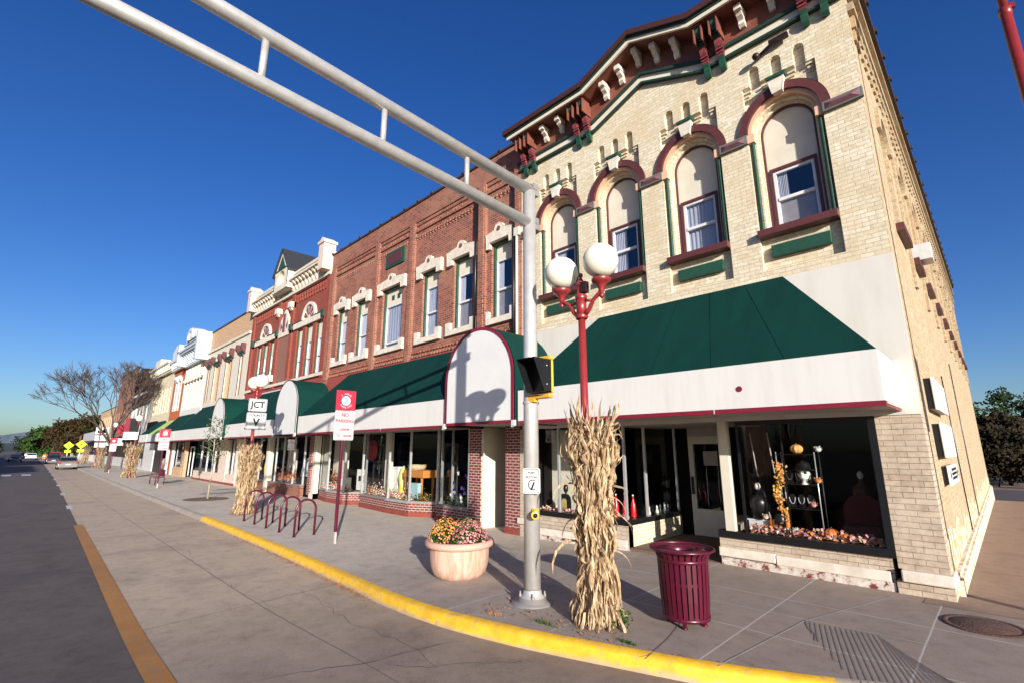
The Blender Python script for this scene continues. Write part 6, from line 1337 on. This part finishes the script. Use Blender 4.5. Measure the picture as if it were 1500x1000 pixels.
# ------------------------------------------------------------------ cars
def car(name, label, x, y, heading, paint, L_=4.6, W=1.78, H=1.42, group=None, kind='car', cat='car'):
    """local: front towards +u. heading -1 faces -x, +1 faces +x"""
    z = -.27; t = thing(name, label, cat, (x, y, z), group); s = heading
    T = lambda u, v, w: (x+s*u, y+s*v, z+w)
    h = W/2
    if kind == 'van': top = [(-L_/2+.05, .9), (-L_/2+.15, H), (L_/2-1.5, H), (L_/2-.9, .98)]
    elif kind == 'truck': top = [(-.3, .95), (-.2, H), (1.0, H), (1.55, .98)]
    else: top = [(-L_/2+.35, .93), (-L_/2+1.05, H-.04), (-.1, H), (.45, H-.04), (L_/2-1.25, .93)]
    low = [(-L_/2, .38), (-L_/2+.03, .70), (-L_/2+.12, .90)]+[top[0], top[-1]]+[(L_/2-.35, .80), (L_/2-.03, .62), (L_/2, .36), (L_/2-.1, .24), (-L_/2+.1, .24)]
    m = MB(T)
    n = len(low); secs = [(-h, .96), (-h*.93, 1), (h*.93, 1), (h, .96)]; m.sm = False
    for (v, k) in secs: m.add([(u*k, v, .24+(w-.24)*(1 if k == 1 else .9)) for u, w in low], [])
    m.add([(u*k, v, .24+(w-.24)*(1 if k == 1 else .9)) for v, k in secs for u, w in low], [(a*n+i, a*n+(i+1) % n, (a+1)*n+(i+1) % n, (a+1)*n+i) for a in range(3) for i in range(n)]+[tuple(range(n)), tuple(3*n+i for i in range(n))])
    tn = len(top); m.add([(top[i][0], v*(1 if i in (0, tn-1) else .80), top[i][1]+.005) for v in (-h*.9, h*.9) for i in range(tn)], [(i, i+1, tn+i+1, tn+i) for i in range(tn-1)])
    o = m.build('body', paint, t, bevel=.03)
    m = MB(T)
    def inner(i, k): u, w = top[i]; return u, w
    for v in (-1, 1): m.add([(u, v*h*(.905 if i in (0, tn-1) else .815), w-.03 if 0 < i < tn-1 else w) for i, (u, w) in enumerate(top)], [tuple(range(tn))])
    for i0, i1 in ((0, 1), (tn-2, tn-1)):
        (u0, w0), (u1, w1) = top[i0], top[i1]; e = -.012 if i0 == 0 else .012
        m.quad((u0+e+(u1-u0)*.1, -h*.80, w0+(w1-w0)*.1+.015), (u0+e+(u1-u0)*.1, h*.80, w0+(w1-w0)*.1+.015), (u0+e+(u1-u0)*.85, h*.72, w0+(w1-w0)*.85+.015), (u0+e+(u1-u0)*.85, -h*.72, w0+(w1-w0)*.85+.015))
    m.build('windows', M('car_glass', (.012, .018, .022), .08) if 'car_glass' not in bpy.data.materials else bpy.data.materials['car_glass'], t)
    for u in (-L_/2+.85, L_/2-.85):
        for v in (-1, 1):
            m = MB(T); m.tube([(u, v*(h-.20), .31), (u, v*(h+.01), .31)], .31, 16); w_ = m.build('wheel', BLACK, t)
            m = MB(T); m.tube([(u, v*(h+.0), .31), (u, v*(h+.02), .31)], .19, 12); m.build('rim', ALU, w_)
    for v in (-1, 1):
        B('tail_light', bpy.data.materials.get('tail_red') or M('tail_red', (.40, .01, .01), .2), t, (-L_/2-.01, -L_/2+.12, v*(h-.12)-.16, v*(h-.12)+.08, .66, .84), T=T)
        B('headlight', WHITE, t, (L_/2-.12, L_/2+.0, v*(h-.28)-.16, v*(h-.28)+.16, .56, .70), T=T)
    B('number_plate', WHITE, t, (-L_/2-.012, -L_/2+.03, -.22, .22, .52, .63), T=T); B('bumper', bpy.data.materials.get('grey_bumper') or M('grey_bumper', (.20, .19, .19), .4), t, (-L_/2-.05, -L_/2+.1, -h*.93, h*.93, .28, .46), T=T, bevel=.02)
    return t
CS = M('silver_car_paint', (.26, .22, .20), .35, metal=.4); CD = M('dark_car_paint', (.04, .045, .06), .2); CW = M('white_car_paint', (.75, .75, .75), .3); CR = M('red_car_paint', (.30, .02, .02), .3); CBl = M('blue_car_paint', (.14, .22, .36), .3)
car('parked_car', 'silver sedan parked at the kerb seen from behind, nearest of the cars', -76.5, -5.15, -1, CS)
car('parked_car', 'dark sedan parked beyond the silver one', -106, -5.3, -1, CD)
car('pickup_truck', 'dark red pickup truck beyond the dark parked sedan', -122, -4.6, -1, CR, L_=5.4, H=1.8, kind='truck')
car('moving_car', 'white car driving away down the middle of the street', -150, -7.3, -1, CW)
car('moving_car', 'dark car with headlights coming up the far lane', -128, -9.6, 1, CD)
car('moving_car', 'red car in the distant traffic', -170, -9.2, 1, CR)
car('parked_van', 'pale blue van at the left edge of the picture', -93, -13.3, 1, CBl, L_=5.2, H=2.1, kind='van', cat='van')
car('parked_van', 'white van parked behind the blue one', -125, -13.6, 1, CW, L_=5.2, H=2.2, kind='van', cat='van')
car('moving_car', 'distant white car near the vanishing point of the street', -210, -7.2, 1, CW)
# utility poles and a tower-like sign far down the street
for x, y, lb in ((-170, -3.4, 'wooden utility pole at the far right kerb'), (-230, -4, 'farther wooden utility pole down the street')):
    t = thing('utility_pole', lb, 'utility pole', (x, y, -.3)); m = MB(); m.tube([(x, y, -.3), (x, y, 10)], [.2, .14], 8); m.build('pole', BARK, t); B('crossarm', BARK, t, (x-.1, x+.1, y-1.2, y+1.2, 9.2, 9.4))
t = thing('clock_sign', 'brown brick tower sign with a round white face on the far left', 'sign', (-150, -17, -.3)); B('tower', BROWN_BR, t, (-152, -150, -18, -15.6, -.3, 9.0)); B('white_cap', WHITE, t, (-152.1, -149.9, -18.1, -15.5, 9.0, 9.4)); m = MB(); m.tube([(-150, -16.8, 7.5), (-149.9, -16.8, 7.5)], .75, 16); m.build('face', WHITE, t)
for i in range(3):
    t = thing('traffic_cone', 'orange roadwork barrel far down the right kerb', 'traffic barrel', (-160-6*i, -4.9+.3*i, -.27), 'orange roadwork barrels'); m = MB(); m.lathe([(.45, 0), (.4, .3), (.33, 1.1), (0, 1.15)], (-160-6*i, -4.9+.3*i, -.27), 10); m.build('barrel', M('barrel_orange', (.8, .16, .02), .5), t); m = MB(); m.lathe([(.385, .55), (.37, .75)], (-160-6*i, -4.9+.3*i, -.27), 10); m.build('stripe', WHITE, t)
# distant ridge
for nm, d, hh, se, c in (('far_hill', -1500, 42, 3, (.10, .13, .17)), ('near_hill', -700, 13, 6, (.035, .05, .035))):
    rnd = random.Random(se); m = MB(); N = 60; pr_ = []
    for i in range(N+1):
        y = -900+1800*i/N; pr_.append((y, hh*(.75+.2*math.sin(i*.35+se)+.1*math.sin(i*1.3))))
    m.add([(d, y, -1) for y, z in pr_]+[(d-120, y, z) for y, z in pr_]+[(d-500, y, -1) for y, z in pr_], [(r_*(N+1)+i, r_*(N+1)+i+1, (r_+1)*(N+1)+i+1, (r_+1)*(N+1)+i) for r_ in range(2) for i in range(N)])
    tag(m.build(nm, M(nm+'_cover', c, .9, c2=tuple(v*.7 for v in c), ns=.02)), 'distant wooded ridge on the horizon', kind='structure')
# ------------------------------------------------------------------ litter
rnd = random.Random(77); m = MB()
def leaf_at(x, y, z, s):
    a = rnd.uniform(0, 6.28); d = Vector((math.cos(a), math.sin(a), rnd.uniform(-.1, .5)))*s; w = Vector((-math.sin(a), math.cos(a), rnd.uniform(-.3, .3)))*s*.4; p = Vector((x, y, z)); m.quad(tuple(p), tuple(p+d*.5+w+Vector((0, 0, .004))), tuple(p+d), tuple(p+d*.5-w+Vector((0, 0, .006))))
for i in range(1100):
    x = rnd.choice((rnd.uniform(-14, -6.3), rnd.gauss(-10, 1.2), rnd.gauss(-7.2, .5), rnd.uniform(-30, -12))); leaf_at(x, ky(x)-.03-abs(rnd.gauss(0, .05)), zs(x)-.135, rnd.uniform(.015, .04))
for i in range(120): x = rnd.uniform(-4.4, -2.4); leaf_at(x, -4.35+rnd.gauss(0, .16), zs(x)+.006, rnd.uniform(.02, .05))
for i in range(60): x = rnd.uniform(-7, -1); leaf_at(x, ky(x)+.17+rnd.gauss(0, .02), zs(x)+.008, rnd.uniform(.01, .03))
for i in range(70): leaf_at(.3+rnd.gauss(0, .35), rnd.uniform(.5, 8), -.02, rnd.uniform(.015, .04))
tag(m.build('fallen_leaves', LEAFB), 'fallen brown leaves in the gutter and along the kerb', 'leaves', kind='stuff')
for i, (x, y, lb) in enumerate(((-4.05, -4.72, 'low tuft of dark weed at the kerb in front of the steel mast'), (-3.35, -4.55, 'sprawling dark weed on the pavement by the nearest corn bundle'), (-2.35, -4.38, 'small dark weed at the kerb below the trash can'))):
    t = tag(MB().build('kerb_weed', LEAFG), None) if False else thing('kerb_weed', lb, 'weed', (x, y, zs(x))); m = MB()
    for k in range(90):
        p = Vector((x+rnd.gauss(0, .07), y+rnd.gauss(0, .02), zs(x)+.005)); d = Vector((rnd.uniform(-1, 1), rnd.uniform(-1, 1), rnd.uniform(.1, 1))).normalized()*rnd.uniform(.02, .05); w = d.orthogonal().normalized()*.004; m.quad(tuple(p-w), tuple(p+w), tuple(p+d+w*.3), tuple(p+d-w*.3))
    m.build('blades', LEAFB if i == 0 else LEAFG, t)
for o in bpy.data.objects:
    if '_o' in o: del o['_o']
